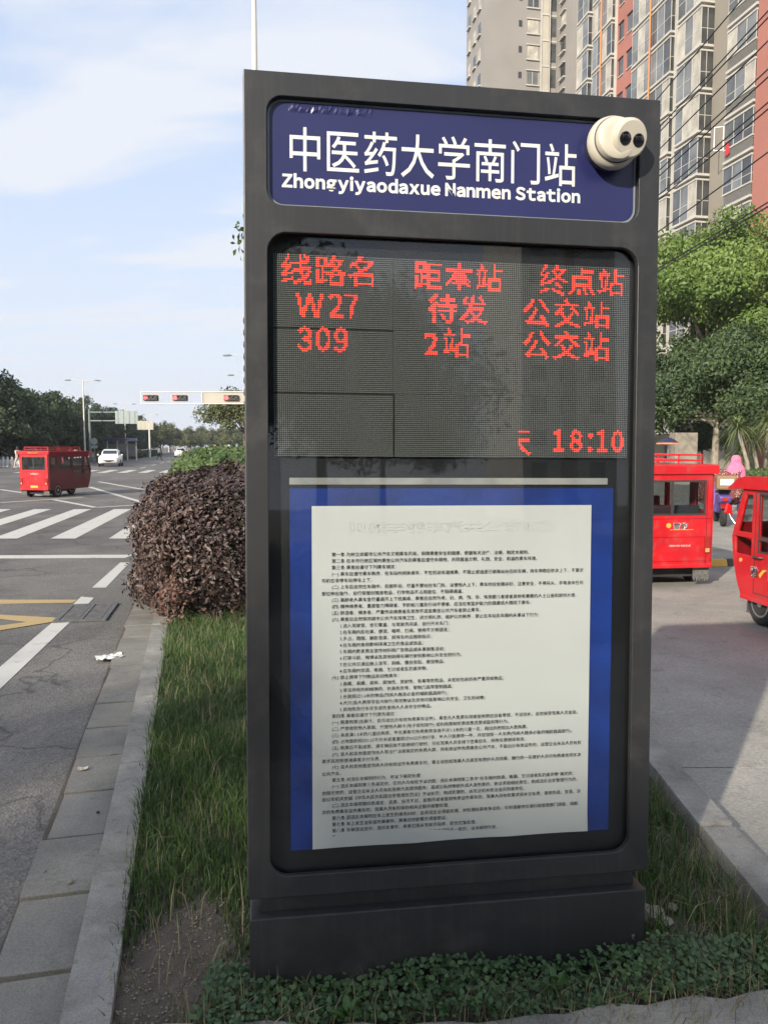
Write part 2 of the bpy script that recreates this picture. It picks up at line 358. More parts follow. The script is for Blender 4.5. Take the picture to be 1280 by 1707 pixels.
class MB:
    """Collects shapes; build() links them as ONE mesh object."""
    def __init__(s): s.v, s.f = [], []

    def add(s, vs_, fs_):
        o = len(s.v); s.v += [Vector(v) for v in vs_]; s.f += [tuple(i + o for i in f) for f in fs_]; return s

    def box(s, a, b):
        x0, y0, z0 = a; x1, y1, z1 = b
        return s.add([(x0, y0, z0), (x1, y0, z0), (x1, y1, z0), (x0, y1, z0), (x0, y0, z1), (x1, y0, z1), (x1, y1, z1), (x0, y1, z1)],
                     [(0, 3, 2, 1), (4, 5, 6, 7), (0, 1, 5, 4), (1, 2, 6, 5), (2, 3, 7, 6), (3, 0, 4, 7)])

    def tube(s, pts, rad, n=8, cap=True):
        pts = [Vector(p) for p in pts]
        if not hasattr(rad, '__len__'): rad = [rad] * len(pts)
        o = len(s.v); ref = None
        for i, p in enumerate(pts):
            d = (pts[min(i + 1, len(pts) - 1)] - pts[max(i - 1, 0)]).normalized()
            if ref is None: ref = Vector((0, 0, 1)) if abs(d.z) < 0.9 else Vector((1, 0, 0))
            u = d.cross(ref).normalized(); w = u.cross(d).normalized(); ref = w
            for k in range(n):
                a = 2 * math.pi * k / n
                s.v.append(p + (u * math.cos(a) + w * math.sin(a)) * rad[i])
        for i in range(len(pts) - 1):
            for k in range(n):
                a, b = o + i * n + k, o + i * n + (k + 1) % n
                s.f.append((a, b, b + n, a + n))
        if cap:
            s.f.append(tuple(o + k for k in range(n))[::-1]); s.f.append(tuple(o + (len(pts) - 1) * n + k for k in range(n)))
        return s

    def lathe(s, prof, n=24, mat=Matrix()):
        """prof: (radius, height) pairs about local z."""
        o = len(s.v)
        for r_, h in prof:
            for k in range(n):
                a = 2 * math.pi * k / n
                s.v.append(mat @ Vector((r_ * math.cos(a), r_ * math.sin(a), h)))
        for i in range(len(prof) - 1):
            for k in range(n):
                a, b = o + i * n + k, o + i * n + (k + 1) % n
                s.f.append((a, b, b + n, a + n))
        s.f.append(tuple(o + k for k in range(n))[::-1]); s.f.append(tuple(o + (len(prof) - 1) * n + k for k in range(n)))
        return s

    def plate(s, outer, holes, t, mat=Matrix()):
        """2-D outline with holes in local xy, thickness t along local +z."""
        loops = [outer] + list(holes)
        pl = [[Vector((p[0], p[1], 0)) for p in lp] for lp in loops]
        flat = [p for lp in pl for p in lp]; n = len(flat); o = len(s.v)
        tr = tessellate_polygon(pl)
        for z in (0, t):
            for p in flat: s.v.append(mat @ Vector((p.x, p.y, z)))
        for a, b, c in tr:
            nn = (flat[b] - flat[a]).cross(flat[c] - flat[a]).z
            if nn < 0: b, c = c, b
            s.f.append((o + a, o + c, o + b)); s.f.append((o + n + a, o + n + b, o + n + c))
        k0 = 0
        for lp in pl:
            m_ = len(lp)
            area = sum(lp[i].x * lp[(i + 1) % m_].y - lp[(i + 1) % m_].x * lp[i].y for i in range(m_))
            hole = lp is not pl[0]
            for i in range(m_):
                a, b = o + k0 + i, o + k0 + (i + 1) % m_
                q = (a, b, b + n, a + n)
                s.f.append(q if (area > 0) != hole else q[::-1])
            k0 += m_
        return s

    def build(s, name, mat, parent=None, smooth=False, bevel=0.0, seg=2):
        o = mesh_obj(name, s.v, s.f, mat, parent, smooth)
        if smooth:
            es = o.modifiers.new('edges', 'EDGE_SPLIT'); es.split_angle = R(32)
        if bevel:
            b = o.modifiers.new('bevel', 'BEVEL'); b.width = bevel; b.segments = seg; b.limit_method = 'ANGLE'; b.angle_limit = R(40)
        return o


def rrect(x0, y0, x1, y1, r, n=6):
    pts = []
    for cx, cy, a0 in ((x1 - r, y0 + r, -90), (x1 - r, y1 - r, 0), (x0 + r, y1 - r, 90), (x0 + r, y0 + r, 180)):
        for k in range(n + 1):
            a = R(a0 + 90 * k / n); pts.append((cx + r * math.cos(a), cy + r * math.sin(a)))
    return pts


def rect(x0, y0, x1, y1): return [(x0, y0), (x1, y0), (x1, y1), (x0, y1)]


def frame_of(o, ex, ey, ez):
    m = Matrix.Identity(4)
    for i, e in enumerate((ex, ey, ez)):
        for k in range(3): m[k][i] = e[k]
    m.translation = Vector(o)
    return m


def tag(o, label=None, cat=None, group=None, kind=None):
    if label: o['label'] = label
    if cat: o['category'] = cat
    if group: o['group'] = group
    if kind: o['kind'] = kind
    return o


def empty(name, loc=(0, 0, 0), rot=(0, 0, 0), parent=None):
    o = bpy.data.objects.new(name, None); col.objects.link(o)
    o.location = loc; o.rotation_euler = rot; o.empty_display_size = 0.1
    if parent: o.parent = parent
    return o


KIDS = {}


def copy_tree(o, parent=None):
    c = o.copy(); col.objects.link(c); c.parent = parent
    for ch in [x for x in col.objects if x.parent == o]: copy_tree(ch, c)
    return c


def big_mesh(name, verts, quads, mat, parent=None, tone=None, smooth=False):
    """Fast mesh from numpy arrays; quads (F,k); tone per vertex."""
    me = bpy.data.meshes.new(name)
    nv, (nf, k) = len(verts), quads.shape
    me.vertices.add(nv); me.vertices.foreach_set('co', np.asarray(verts, np.float32).ravel())
    me.loops.add(nf * k); me.loops.foreach_set('vertex_index', quads.astype(np.int32).ravel())
    me.polygons.add(nf); me.polygons.foreach_set('loop_start', np.arange(0, nf * k, k, dtype=np.int32))
    me.polygons.foreach_set('loop_total', np.full(nf, k, np.int32))
    if smooth: me.polygons.foreach_set('use_smooth', np.ones(nf, bool))
    me.update(calc_edges=True)
    if tone is not None:
        a = me.attributes.new('tone', 'FLOAT', 'POINT'); a.data.foreach_set('value', np.asarray(tone, np.float32))
    me.materials.append(MT[mat])
    o = bpy.data.objects.new(name, me); col.objects.link(o)
    if parent: o.parent = parent
    return o


def unit(v): return v / np.maximum(np.linalg.norm(v, axis=-1, keepdims=True), 1e-9)


def leaves(name, cen, nrm, size, mat, parent=None, aspect=0.5, tone=None, droop=0.25):
    """Folded kite-shaped leaves: one mesh."""
    n = len(cen)
    nrm = unit(nrm + rng.normal(0, 0.55, (n, 3)))
    t = unit(np.cross(nrm, rng.normal(0, 1, (n, 3))))
    t[:, 2] -= droop; t = unit(t)
    b = unit(np.cross(nrm, t)); nn = np.cross(t, b)
    s = size[:, None]
    v = np.empty((n, 4, 3))
    v[:, 0] = cen - t * s * 0.5
    v[:, 1] = cen + b * s * aspect * 0.5 + nn * s * 0.12
    v[:, 2] = cen + t * s * 0.5
    v[:, 3] = cen - b * s * aspect * 0.5 + nn * s * 0.12
    i = np.arange(n)[:, None] * 4
    q = np.concatenate([i + np.array([[0, 1, 2]]), i + np.array([[0, 2, 3]])], 0)
    if tone is None: tone = rng.random(n)
    return big_mesh(name, v.reshape(-1, 3), q, mat, parent, np.repeat(tone, 4))


def blades(name, pos, h, w, mat, parent=None, lean=0.45, tone=None):
    n = len(pos)
    a = rng.random(n) * 2 * math.pi
    side = np.stack([np.cos(a), np.sin(a), np.zeros(n)], 1)
    a2 = rng.random(n) * 2 * math.pi
    ln = np.stack([np.cos(a2), np.sin(a2), np.zeros(n)], 1) * (rng.random(n) ** 1.2 * lean)[:, None]
    up = np.array([0, 0, 1.0]); H = h[:, None]; W = w[:, None]
    v = np.empty((n, 5, 3))
    v[:, 0] = pos - side * W * 0.5; v[:, 1] = pos + side * W * 0.5
    mid = pos + (up * 0.55 + ln * 0.35) * H
    v[:, 2] = mid + side * W * 0.38; v[:, 3] = mid - side * W * 0.38
    v[:, 4] = pos + (up * (0.98 - (ln ** 2).sum(1, keepdims=True) * 0.5) + ln * 1.05) * H
    i = np.arange(n)[:, None] * 5
    q = np.concatenate([i + np.array([[0, 1, 2]]), i + np.array([[0, 2, 3]]), i + np.array([[3, 2, 4]])], 0)
    if tone is None: tone = rng.random(n)
    return big_mesh(name, v.reshape(-1, 3), q, mat, parent, np.repeat(tone, 5))


def text_geo(body, size, sx=1.0, offset=0.0, spacing=1.0, res=2, align='LEFT'):
    c = bpy.data.curves.new('t', 'FONT'); c.body = body; c.size = 1.0; c.resolution_u = res
    c.space_character = spacing; c.offset = offset; c.align_x = align
    o = bpy.data.objects.new('t', c); col.objects.link(o)
    bpy.context.view_layer.update()
    me = bpy.data.meshes.new_from_object(o.evaluated_get(bpy.context.evaluated_depsgraph_get()))
    v = [Vector((p.co.x * size * sx, p.co.y * size, 0)) for p in me.vertices]
    f = [tuple(p.vertices) for p in me.polygons]
    bpy.data.objects.remove(o); bpy.data.curves.remove(c); bpy.data.meshes.remove(me)
    return v, f


def text_fit(body, x0, x1, y0, y1, offset=0.0, spacing=1.0, res=3):
    """Outline of a line of lettering scaled into a box."""
    v, f = text_geo(body, 1.0, 1.0, offset, spacing, res)
    ax, bx = min(p.x for p in v), max(p.x for p in v); ay, by = min(p.y for p in v), max(p.y for p in v)
    return [Vector((x0 + (p.x - ax) / (bx - ax) * (x1 - x0), y0 + (p.y - ay) / (by - ay) * (y1 - y0), 0)) for p in v], f


def skin_body(name, joints, edges, mats, pick, parent=None):
    """One continuous figure grown round a skeleton; joints: name -> (xyz, radius)."""
    names = list(joints); idx = {k: i for i, k in enumerate(names)}
    me = bpy.data.meshes.new(name)
    me.from_pydata([joints[k][0] for k in names], [(idx[a], idx[b]) for a, b in edges], [])
    o = bpy.data.objects.new('tmp', me); col.objects.link(o)
    o.modifiers.new('s', 'SKIN'); sd = o.modifiers.new('d', 'SUBSURF'); sd.levels = 2
    for i, k in enumerate(names):
        r_ = joints[k][1]; me.skin_vertices[0].data[i].radius = (r_, r_) if not hasattr(r_, '__len__') else r_
    me.skin_vertices[0].data[0].use_root = True
    bpy.context.view_layer.update()
    nm = bpy.data.meshes.new_from_object(o.evaluated_get(bpy.context.evaluated_depsgraph_get()))
    bpy.data.objects.remove(o)
    nm.name = name; nm.materials.clear()
    for m_ in mats: nm.materials.append(MT[m_])
    for p in nm.polygons:
        p.use_smooth = True; p.material_index = pick(p.center)
    r_ = bpy.data.objects.new(name, nm); col.objects.link(r_)
    if parent: r_.parent = parent
    return r_


# ================================================================== THE SETTING
tag(MB().box((-700, -300, -1.2), (700, 900, ROAD_Z - 0.02)).build('ground', 'earth'), kind='structure')
ROAD_D = Vector((-math.sin(ROAD_ANG), math.cos(ROAD_ANG), 0)); ROAD_N = Vector((math.cos(ROAD_ANG), math.sin(ROAD_ANG), 0))


def kerb_x(y): return -0.91 - 0.238 * (y - 2.11)            # left edge of the kerb


road = tag(mesh_obj('road', [(-160, -60, ROAD_Z), (12, -60, ROAD_Z), (kerb_x(14) + 1, 14, ROAD_Z), (45, 30, ROAD_Z), (45, 46, ROAD_Z), (-8, 50, ROAD_Z), (-100, 560, ROAD_Z), (-160, 560, ROAD_Z)],
                    [(0, 1, 2, 5, 6, 7), (2, 3, 4, 5)], 'asphalt'), kind='structure')


def mark(name, pts, mat, z=0.004):
    o = mesh_obj(name, [(p[0], p[1], ROAD_Z + z) for p in pts], [tuple(range(len(pts)))], mat, road)
    return o


# zebra crossing: long stripes running with the traffic
for k in range(-3, 14):
    x0 = -5.19 - 1.1 * (k - 1)
    mark('crosswalk_stripe', [(x0, 14.95), (x0 + 0.47, 14.95), (x0 + 0.47 - 1.16, 21.95), (x0 - 1.16, 21.95)], 'white_mark')
a, b = G(0, 932, ROAD_Z), G(212, 929, ROAD_Z)
mark('stop_line', [(-22, 11.75), (b.x, b.y - 0.1), (b.x + 0.02, b.y + 0.28), (-22, 12.1)], 'white_mark')
# edge line, broken by the drain
for (pa, pb) in (((0, 1118), (82, 1038)), ):
    pass
mark('edge_line', [G(0, 1113, ROAD_Z)[:2], G(0, 1150, ROAD_Z)[:2], G(117, 1038, ROAD_Z)[:2], G(88, 1038, ROAD_Z)[:2]][::-1], 'white_mark')
e0, e1 = G(0, 1150, ROAD_Z), G(0, 1113, ROAD_Z)
mark('edge_line', [(e0.x, e0.y), (e1.x, e1.y), (e1.x + 1.35, e1.y - 6.5), (e0.x + 1.35, e0.y - 6.5)], 'white_mark')
mark('edge_line', [G(121, 1009, ROAD_Z)[:2], G(146, 1009, ROAD_Z)[:2], G(157, 997, ROAD_Z)[:2], G(136, 995, ROAD_Z)[:2]], 'white_mark')
mark('edge_line', [G(154, 980, ROAD_Z)[:2], G(177, 980, ROAD_Z)[:2], G(217, 938, ROAD_Z)[:2], G(201, 938, ROAD_Z)[:2]], 'white_mark')
for a4 in (((0, 1000), (0, 1007), (122, 1005), (130, 1000)), ((0, 1025), (0, 1032), (50, 1038), (92, 1036), (95, 1030)), ((0, 1044), (0, 1052), (92, 1037), (60, 1036))):
    mark('box_line', [G(x, y, ROAD_Z)[:2] for x, y in a4], 'yellow_mark', 0.003 if a4[0][1] != 1044 else 0.007)
# thin turning guides across the junction and the far zebra
for (p, q) in (((0, 816), (70, 826)), ((90, 833), (160, 846)), ((150, 812), (240, 838)), ((165, 803), (250, 818)), ((0, 838), (140, 829)), ((160, 846), (300, 838))):
    A, B = G(*p, ROAD_Z), G(*q, ROAD_Z); n_ = (B - A).cross(Vector((0, 0, 1))).normalized() * 0.09
    mark('turning_line', [A + n_, A - n_, B - n_, B + n_], 'white_mark')
for k in range(9):
    x0 = -24 + k * 1.35
    mark('crosswalk_stripe', [(x0, 51.5), (x0 + 0.6, 51.5), (x0 - 0.5, 57.5), (x0 - 1.1, 57.5)], 'white_mark')
for k in range(12):
    o = Vector((-19, 62, 0)) + ROAD_D * (k * 9)
    mark('lane_dash', [o, o + ROAD_N * 0.16, o + ROAD_N * 0.16 + ROAD_D * 4, o + ROAD_D * 4], 'white_mark')

# gutter slabs and kerb stones, each its own piece
gutter = tag(mesh_obj('gutter', [(kerb_x(-3) - 0.30, -3, ROAD_Z + 0.002), (kerb_x(-3), -3, ROAD_Z + 0.002), (kerb_x(26), 26, ROAD_Z + 0.002), (kerb_x(26) - 0.30, 26, ROAD_Z + 0.002)], [(0, 1, 2, 3)], 'soil'), kind='structure')
KD = Vector((-0.238, 1, 0)).normalized(); KN = Vector((KD.y, -KD.x, 0))
for k in range(24):
    y0 = 0.66 + 0.463 * k
    if 7.75 < y0 < 8.0: pass
    o = Vector((kerb_x(y0), y0, 0))
    w = 0.272 + random.uniform(-0.012, 0.012); ln = 0.463 * 1.028 - random.uniform(0.010, 0.018); dz = random.uniform(-0.004, 0.003)
    m = MB()
    m.plate([(-w, 0.008), (-0.003, 0.004), (-0.003, ln), (-w + random.uniform(-0.01, 0.01), ln - 0.004)], [], 0.055, frame_of(o, KN, KD, (0, 0, 1)) @ Matrix.Translation((0, 0, ROAD_Z - 0.03 + dz)))
    m.build('paving_slab', 'slab', gutter, bevel=0.003)
kerb = tag(mesh_obj('kerb', [(kerb_x(-3) + 0.01, -3, ROAD_Z + 0.03), (kerb_x(-3) + 0.13, -3, ROAD_Z + 0.03), (kerb_x(26) + 0.13, 26, ROAD_Z + 0.03), (kerb_x(26) + 0.01, 26, ROAD_Z + 0.03)], [(0, 1, 2, 3)], 'soil'), kind='structure')
for k in range(-1, 20):
    y0 = 1.86 + 1.06 * k
    o = Vector((kerb_x(y0), y0, 0)); ln = 1.06 * 1.028 - 0.010; dz = random.uniform(-0.006, 0.004)
    m = MB().plate([(0, 0), (0.142, 0), (0.142, ln), (0, ln)], [], 0.30, frame_of(o, KN, KD, (0, 0, 1)) @ Matrix.Translation((random.uniform(-0.004, 0.004), 0, -0.30 + dz)))
    m.build('kerb_stone', 'kerb', kerb, bevel=0.012)

# planted island, its edging, the yard and the step in front
tag(mesh_obj('planting_bed', [(kerb_x(1.9) + 0.135, 1.9, -0.03), (1.34, 2.1, -0.03), (1.36, 8.5, -0.03), (-1.2, 26, -0.03), (kerb_x(26) + 0.135, 26, -0.03)], [(0, 1, 2, 3, 4)], 'soil'), kind='structure')
yard = tag(mesh_obj('yard', [(1.45, -30, YARD_Z - 0.012), (60, -30, YARD_Z - 0.012), (60, 75, YARD_Z - 0.012), (-1, 48, YARD_Z - 0.012), (-1, 26, YARD_Z - 0.012), (1.45, 8)], [(0, 1, 2, 5), (5, 2, 3, 4)], 'soil') if False else
           mesh_obj('yard', [(1.45, -30, YARD_Z - 0.012), (60, -30, YARD_Z - 0.012), (60, 75, YARD_Z - 0.012), (-0.9, 75, YARD_Z - 0.012), (-0.9, 26, YARD_Z - 0.012), (1.45, 8, YARD_Z - 0.012)], [(0, 1, 2, 3, 4, 5)], 'soil'), kind='structure')
for (x0, x1) in ((1.47, 6.46), (6.475, 11.5), (11.515, 16.5)):
    ys = [-3.0, 0.3, 4.14, 8.6, 13.0, 17.5, 22, 26.5]
    for j in range(len(ys) - 1):
        MB().plate([(x0, ys[j] + 0.006 + 0.02 * x0 * 0), (x1, ys[j] + 0.006 + 0.05), (x1, ys[j + 1] - 0.006 + 0.05), (x0, ys[j + 1] - 0.006)], [], 0.06, Matrix.Translation((0, 0, YARD_Z - 0.06))).build('concrete_slab', 'yard', yard)
tag(mesh_obj('yard_far', [(16.52, -3, YARD_Z), (60, -3, YARD_Z), (60, 75, YARD_Z), (-0.88, 75, YARD_Z), (-0.88, 26.6, YARD_Z), (16.52, 26.6, YARD_Z)], [(0, 1, 2, 3, 4, 5)], 'yard'), kind='structure')
edging = tag(mesh_obj('edging', [(1.335, 2.2, -0.08), (1.465, 2.2, -0.08), (1.465, 8, -0.08), (1.335, 8, -0.08)], [(0, 1, 2, 3)], 'soil'), kind='structure')
for k in range(6):
    y0 = 2.25 + 0.98 * k
    MB().plate([(1.325 + random.uniform(-.008, .008), y0), (1.468, y0), (1.468, y0 + 0.968), (1.33 + random.uniform(-.008, .008), y0 + 0.968)], [], 0.2, Matrix.Translation((0, 0, -0.165 + random.uniform(-.004, .004)))).build('edging_stone', 'kerb', edging, bevel=0.012)
step = MB()
NS = 26
top = []
for i in range(NS + 1):
    x = -0.62 + (1.47 + 0.62) * i / NS
    top.append((x, 2.085 + 0.16 * max(0, (x - 0.2) / 1.1) + 0.012 * math.sin(i * 2.1) + random.uniform(-.008, .008)))
step.plate([(-0.62, 0.2), (1.47, 0.2)] + top[::-1], [], 0.2, Matrix.Translation((0, 0, -0.175)))
tag(step.build('concrete_apron', 'kerb', bevel=0.012), kind='structure')
MB_fp = MB().box((kerb_x(-2) + 0.3, -6, -0.2), (1.44, 0.19, 0.0)).build('footpath', 'yard'); tag(MB_fp, kind='structure')


# ================================================================== THE STOP SIGN
W, ZT, ZB = 1.242, 2.672, 0.293
sign = empty('bus_stop_sign', (-0.3972, 2.2195, 0.0))
sign.rotation_euler = (Matrix.Rotation(0.1478, 3, 'Z') @ Matrix.Rotation(-0.0372, 3, 'X') @ Matrix.Rotation(0.0072, 3, 'Y')).to_euler()
tag(sign, 'tall dark grey electronic bus stop sign on the grass with blue name header', 'bus stop sign')
# local frame of the front plane: x right, "y" of the plate = up, plate thickness towards the viewer (-y)
FR = frame_of((0, 0, 0), (1, 0, 0), (0, 0, 1), (0, -1, 0))


def front(depth): return Matrix.Translation((0, depth, 0)) @ FR


m = MB()
m.plate(rect(0, ZB, W, ZT), [rrect(0.064, 2.303, 1.176, 2.606, 0.045), rrect(0.064, 0.357, 1.178, 2.227, 0.055)], 0.02, front(0.02))
m.build('front_frame', 'kiosk', sign, bevel=0.0025)
m = MB(); m.box((0.0, 0.0215, ZB), (W, 0.185, ZT - 0.0)); hs = m.build('housing', 'kiosk', sign, bevel=0.006)
# hollow the housing front: build it instead as a tray
bpy.data.objects.remove(hs)
m = MB()
m.box((0, 0.0215, ZB), (0.03, 0.19, ZT)); m.box((W - 0.03, 0.0215, ZB), (W, 0.19, ZT)); m.box((0.0305, 0.0215, ZT - 0.03), (W - 0.0305, 0.19, ZT - 0.0005)); m.box((0.0305, 0.0215, ZB + 0.0005), (W - 0.0305, 0.19, ZB + 0.03))
m.box((0.0305, 0.16, ZB + 0.0305), (W - 0.0305, 0.1895, ZT - 0.0305))
m.build('housing', 'kiosk', sign)
# side panel ribs on the left flank: vent hoods
for k in range(8):
    z = 1.985 - 0.0345 * k
    v = MB().lathe([(0.0001, 0.006), (0.005, 0.0055), (0.008, 0.004), (0.0095, 0.0)], 12, frame_of((0, 0.055, z), (0, 1, 0), (0, 0, 1), (-1, 0, 0)) @ Matrix.Scale(2.2, 4, (0, 1, 0)) @ Matrix.Scale(0.55, 4, (0, 1, 0)))
    v.build('vent_hood', 'kiosk', sign, smooth=True)
# thin silvery edge strip down the left flank
MB().box((-0.0022, 0.028, ZB + 0.02), (-0.0004, 0.046, ZT - 0.004)).build('edge_strip', 'silver', sign)
# header panel
hp = MB().plate(rrect(0.058, 2.297, 1.182, 2.612, 0.05), [], 0.004, front(0.0255)).build('header_panel', 'film_blue', sign)
# puckered film along the top edge
def crease_strip(x0, x1, z, amp, n, depth):
    vv, ff = [], []
    for i in range(n + 1):
        for j in range(4):
            x = x0 + (x1 - x0) * i / n
            vv.append((x, depth - (abs(random.gauss(0, amp)) if 0 < j < 3 and 0 < i < n else 0.0), z + 0.009 * (j - 1.5) + random.uniform(-.002, .002)))
    for i in range(n):
        for j in range(3): a_ = i * 4 + j; ff.append((a_, a_ + 4, a_ + 5, a_ + 1))
    return vv, ff
vv, ff = crease_strip(0.125, 0.37, 2.585, 0.0016, 34, 0.0212)
mesh_obj('film_wrinkle', vv, ff, 'film_blue', hp)
m = MB().plate(rrect(0.066, 2.305, 1.174, 2.604, 0.043), [rrect(0.0715, 2.3105, 1.1685, 2.5985, 0.039)], 0.002, front(0.0212)); m.build('film_border', 'pole_grey', hp)
vv, ff = [], []
name_cn = '中医药大学南门站'
step_ = (0.98 - 0.122) / 7.86
m = MB()
for i, ch in enumerate(name_cn):
    v, f = text_geo(ch, 0.134, 0.80, offset=0.004, res=3)
    ax, bx = min(p.x for p in v), max(p.x for p in v)
    cxx = 0.122 + step_ * (i + 0.46)
    v = [Vector((p.x - (ax + bx) / 2 + cxx, 0.0208, 2.4185 + p.z + p.y)) for p in v]
    m.add(v, [f_ for f_ in f])
tx = m.build('station_name', 'sign_white', sign)
def word_geo(body, cap, sx, gap, offset):
    """Letters set close by their own widths (full-width forms give the plain grotesque shapes)."""
    V, F, x = [], [], 0.0
    for ch in body:
        v, f = text_geo(chr(ord(ch) + 0xFEE0), 1.0, 1.0, offset=offset, res=3)
        ax, bx = min(p.x for p in v), max(p.x for p in v); o_ = len(V)
        V += [Vector((x + (p.x - ax) * sx, p.y, 0)) for p in v]; F += [tuple(i_ + o_ for i_ in q) for q in f]
        x += (bx - ax) * sx + gap
    return V, F, x - gap


words = [word_geo(w_, 1, 0.98, 0.06, 0.045) for w_ in ('Zhongyiyaodaxue', 'Nanmen', 'Station')]
SPACE = 0.30
tot = sum(w_[2] for w_ in words) + SPACE * 2
kx = (0.999 - 0.106) / tot
xx = 0.106
for (v, f, wd) in words:
    MB().add([(xx + p.x * kx, 0.0206, 2.3615 + p.y * 0.0465) for p in v], f).build('station_word', 'sign_white', sign)
    xx += (wd + SPACE) * kx

# window: black back board, LED panel behind glass
MB().box((0.034, 0.046, 0.33), (W - 0.034, 0.06, 2.26)).build('back_board', 'black', sign)
LU0, LZ0, PT, NC, NR = 0.080, 2.1765, 0.005844, 186, 100
lit = np.zeros((NR, NC), bool)


def led_text(body, c0, r0, em=16.0, offset=0.012, only_from=None, sx=1.0, base=0.86):
    v, f = text_geo(body, em, sx, offset=offset, res=2)
    P = np.array([[p.x, p.y] for p in v]); ax = P[:, 0].min()
    P[:, 0] += c0 - ax; P[:, 1] = r0 + em * base - P[:, 1]
    for fc in f:
        for k in range(1, len(fc) - 1):
            t = P[[fc[0], fc[k], fc[k + 1]]]
            lo = np.floor(t.min(0) - 0.5).astype(int); hi = np.ceil(t.max(0) + 0.5).astype(int)
            d0 = (t[1, 0] - t[0, 0]) * (t[2, 1] - t[0, 1]) - (t[2, 0] - t[0, 0]) * (t[1, 1] - t[0, 1])
            if abs(d0) < 1e-9: continue
            for r_ in range(max(lo[1], 0), min(hi[1], NR - 1) + 1):
                for c_ in range(max(lo[0], 0), min(hi[0], NC - 1) + 1):
                    if only_from and c_ < only_from: continue
                    for (du, dv) in ((.5, .5), (.3, .5), (.7, .5), (.5, .3), (.5, .7)):
                        x, y = c_ + du, r_ + dv
                        w1 = ((x - t[0, 0]) * (t[2, 1] - t[0, 1]) - (t[2, 0] - t[0, 0]) * (y - t[0, 1])) / d0
                        w2 = ((t[1, 0] - t[0, 0]) * (y - t[0, 1]) - (x - t[0, 0]) * (t[1, 1] - t[0, 1])) / d0
                        if w1 >= 0 and w2 >= 0 and w1 + w2 <= 1: cov_[r_, c_] = cov_.get((r_, c_), 0) + 1 if isinstance(cov_, dict) else cov_[r_, c_] + 1


cov_ = np.zeros((NR, NC))
for i, ch in enumerate('线路名'): led_text(ch, 4 + i * 16.5, 0, 16)
for i, ch in enumerate('距本站'): led_text(ch, 70.5 + i * 16, 0.6, 15.5)
for i, ch in enumerate('点站'): led_text(ch, 152.2 + i * 16.2, 0.4, 15.5)
ZHONG = '...##....##.....|...##....##.....|..##....#######.|..#....##...##..|.#..##..##.##...|.####....###....|...##....###....|..##...###.###..|.##..###.....###|.######..##.....|.##......###....|...........##...|...###.##.......|.####...####....|.#........####..|............##..'
for r_, row in enumerate(ZHONG.split('|')):
    for c_, q_ in enumerate(row):
        if q_ == '#': cov_[r_, 136 + c_] += 5
for ch, c0, sx_ in (('Ｗ', 11, 0.92), ('２', 27.4, .8), ('７', 35.5, .8)): led_text(ch, c0, 17.0, 15.5, offset=0.02, sx=sx_)
for ch, c0 in (('３', 11.8), ('０', 20.8), ('９', 30)): led_text(ch, c0, 34, 15.5, offset=0.02, sx=0.85)
for i, ch in enumerate('待发'): led_text(ch, 78 + i * 16, 17, 15.5)
led_text('2', 76.2, 34, 16); led_text('站', 85.5, 34, 15.5)
for r0 in (17.5, 34):
    for i, ch in enumerate('公交站'): led_text(ch, 128 + i * 16.3, r0, 15.5)
led_text('天', 118.5, 84.5, 15, only_from=126)
for ch, c0, sx_ in (('１', 144.6, .8), ('８', 154, .8), ('：', 164.2, .8), ('１', 168.6, .8), ('０', 177, .8)): led_text(ch, c0, 84.0, 14.5, offset=0.03, sx=sx_)
lit = cov_ >= 2
hexa = [(math.cos(math.pi / 3 * k), math.sin(math.pi / 3 * k)) for k in range(6)]
cs, rs = [0, 60, 125, NC], [0, 36, 68, NR]
for i in range(3):
    for j in range(3):
        x0, x1 = LU0 + cs[i] * PT, LU0 + cs[i + 1] * PT
        z0, z1 = LZ0 - rs[j + 1] * PT, LZ0 - rs[j] * PT
        bd = MB().box((x0 + 0.0008, 0.034, z0 + 0.0008), (x1 - 0.0008, 0.0455, z1 - 0.0008)).build('led_module', 'ledboard', sign)
        for nm, sel, rad, mt_ in (('unlit_dots', False, 0.335, 'led_off'), ('lit_dots', True, 0.37, 'led_on')):
            blk = (lit[rs[j]:rs[j + 1], cs[i]:cs[i + 1]] == sel)
            if not sel:
                if j and i == 0: blk[0, :] = False
                if i == 1 and j == 2: blk[:, 0] = False
            rr, cc = np.nonzero(blk)
            if not len(rr): continue
            cx_ = LU0 + (cc + cs[i] + 0.5) * PT; cz_ = LZ0 - (rr + rs[j] + 0.5) * PT
            n_ = len(rr); vv = np.empty((n_, 6, 3))
            for k, (ca, sa) in enumerate(hexa):
                vv[:, k, 0] = cx_ + ca * rad * PT; vv[:, k, 1] = 0.0335 - (0.0012 if sel else 0.0006); vv[:, k, 2] = cz_ + sa * rad * PT
            q = np.arange(n_ * 6).reshape(n_, 6)
            tag(big_mesh(nm, vv.reshape(-1, 3), q, mt_, bd), kind='stuff')
MB().plate(rrect(0.060, 0.353, 1.182, 2.231, 0.058), [], 0.004, front(0.0255)).build('window_glass', 'glass', sign)
# old adhesive strip above the notice
m = MB().box((0.125, 0.041, 1.510), (1.108, 0.0455, 1.530)); m.build('adhesive_strip', 'tape', sign)
# foot: recessed neck and plinth
MB().box((0.035, 0.028, 0.2405), (W - 0.035, 0.16, ZB - 0.0005)).build('neck', 'kiosk', sign)
MB().box((0.004, -0.012, -0.12), (W - 0.012, 0.2, 0.240)).build('plinth', 'kiosk', sign, bevel=0.004)

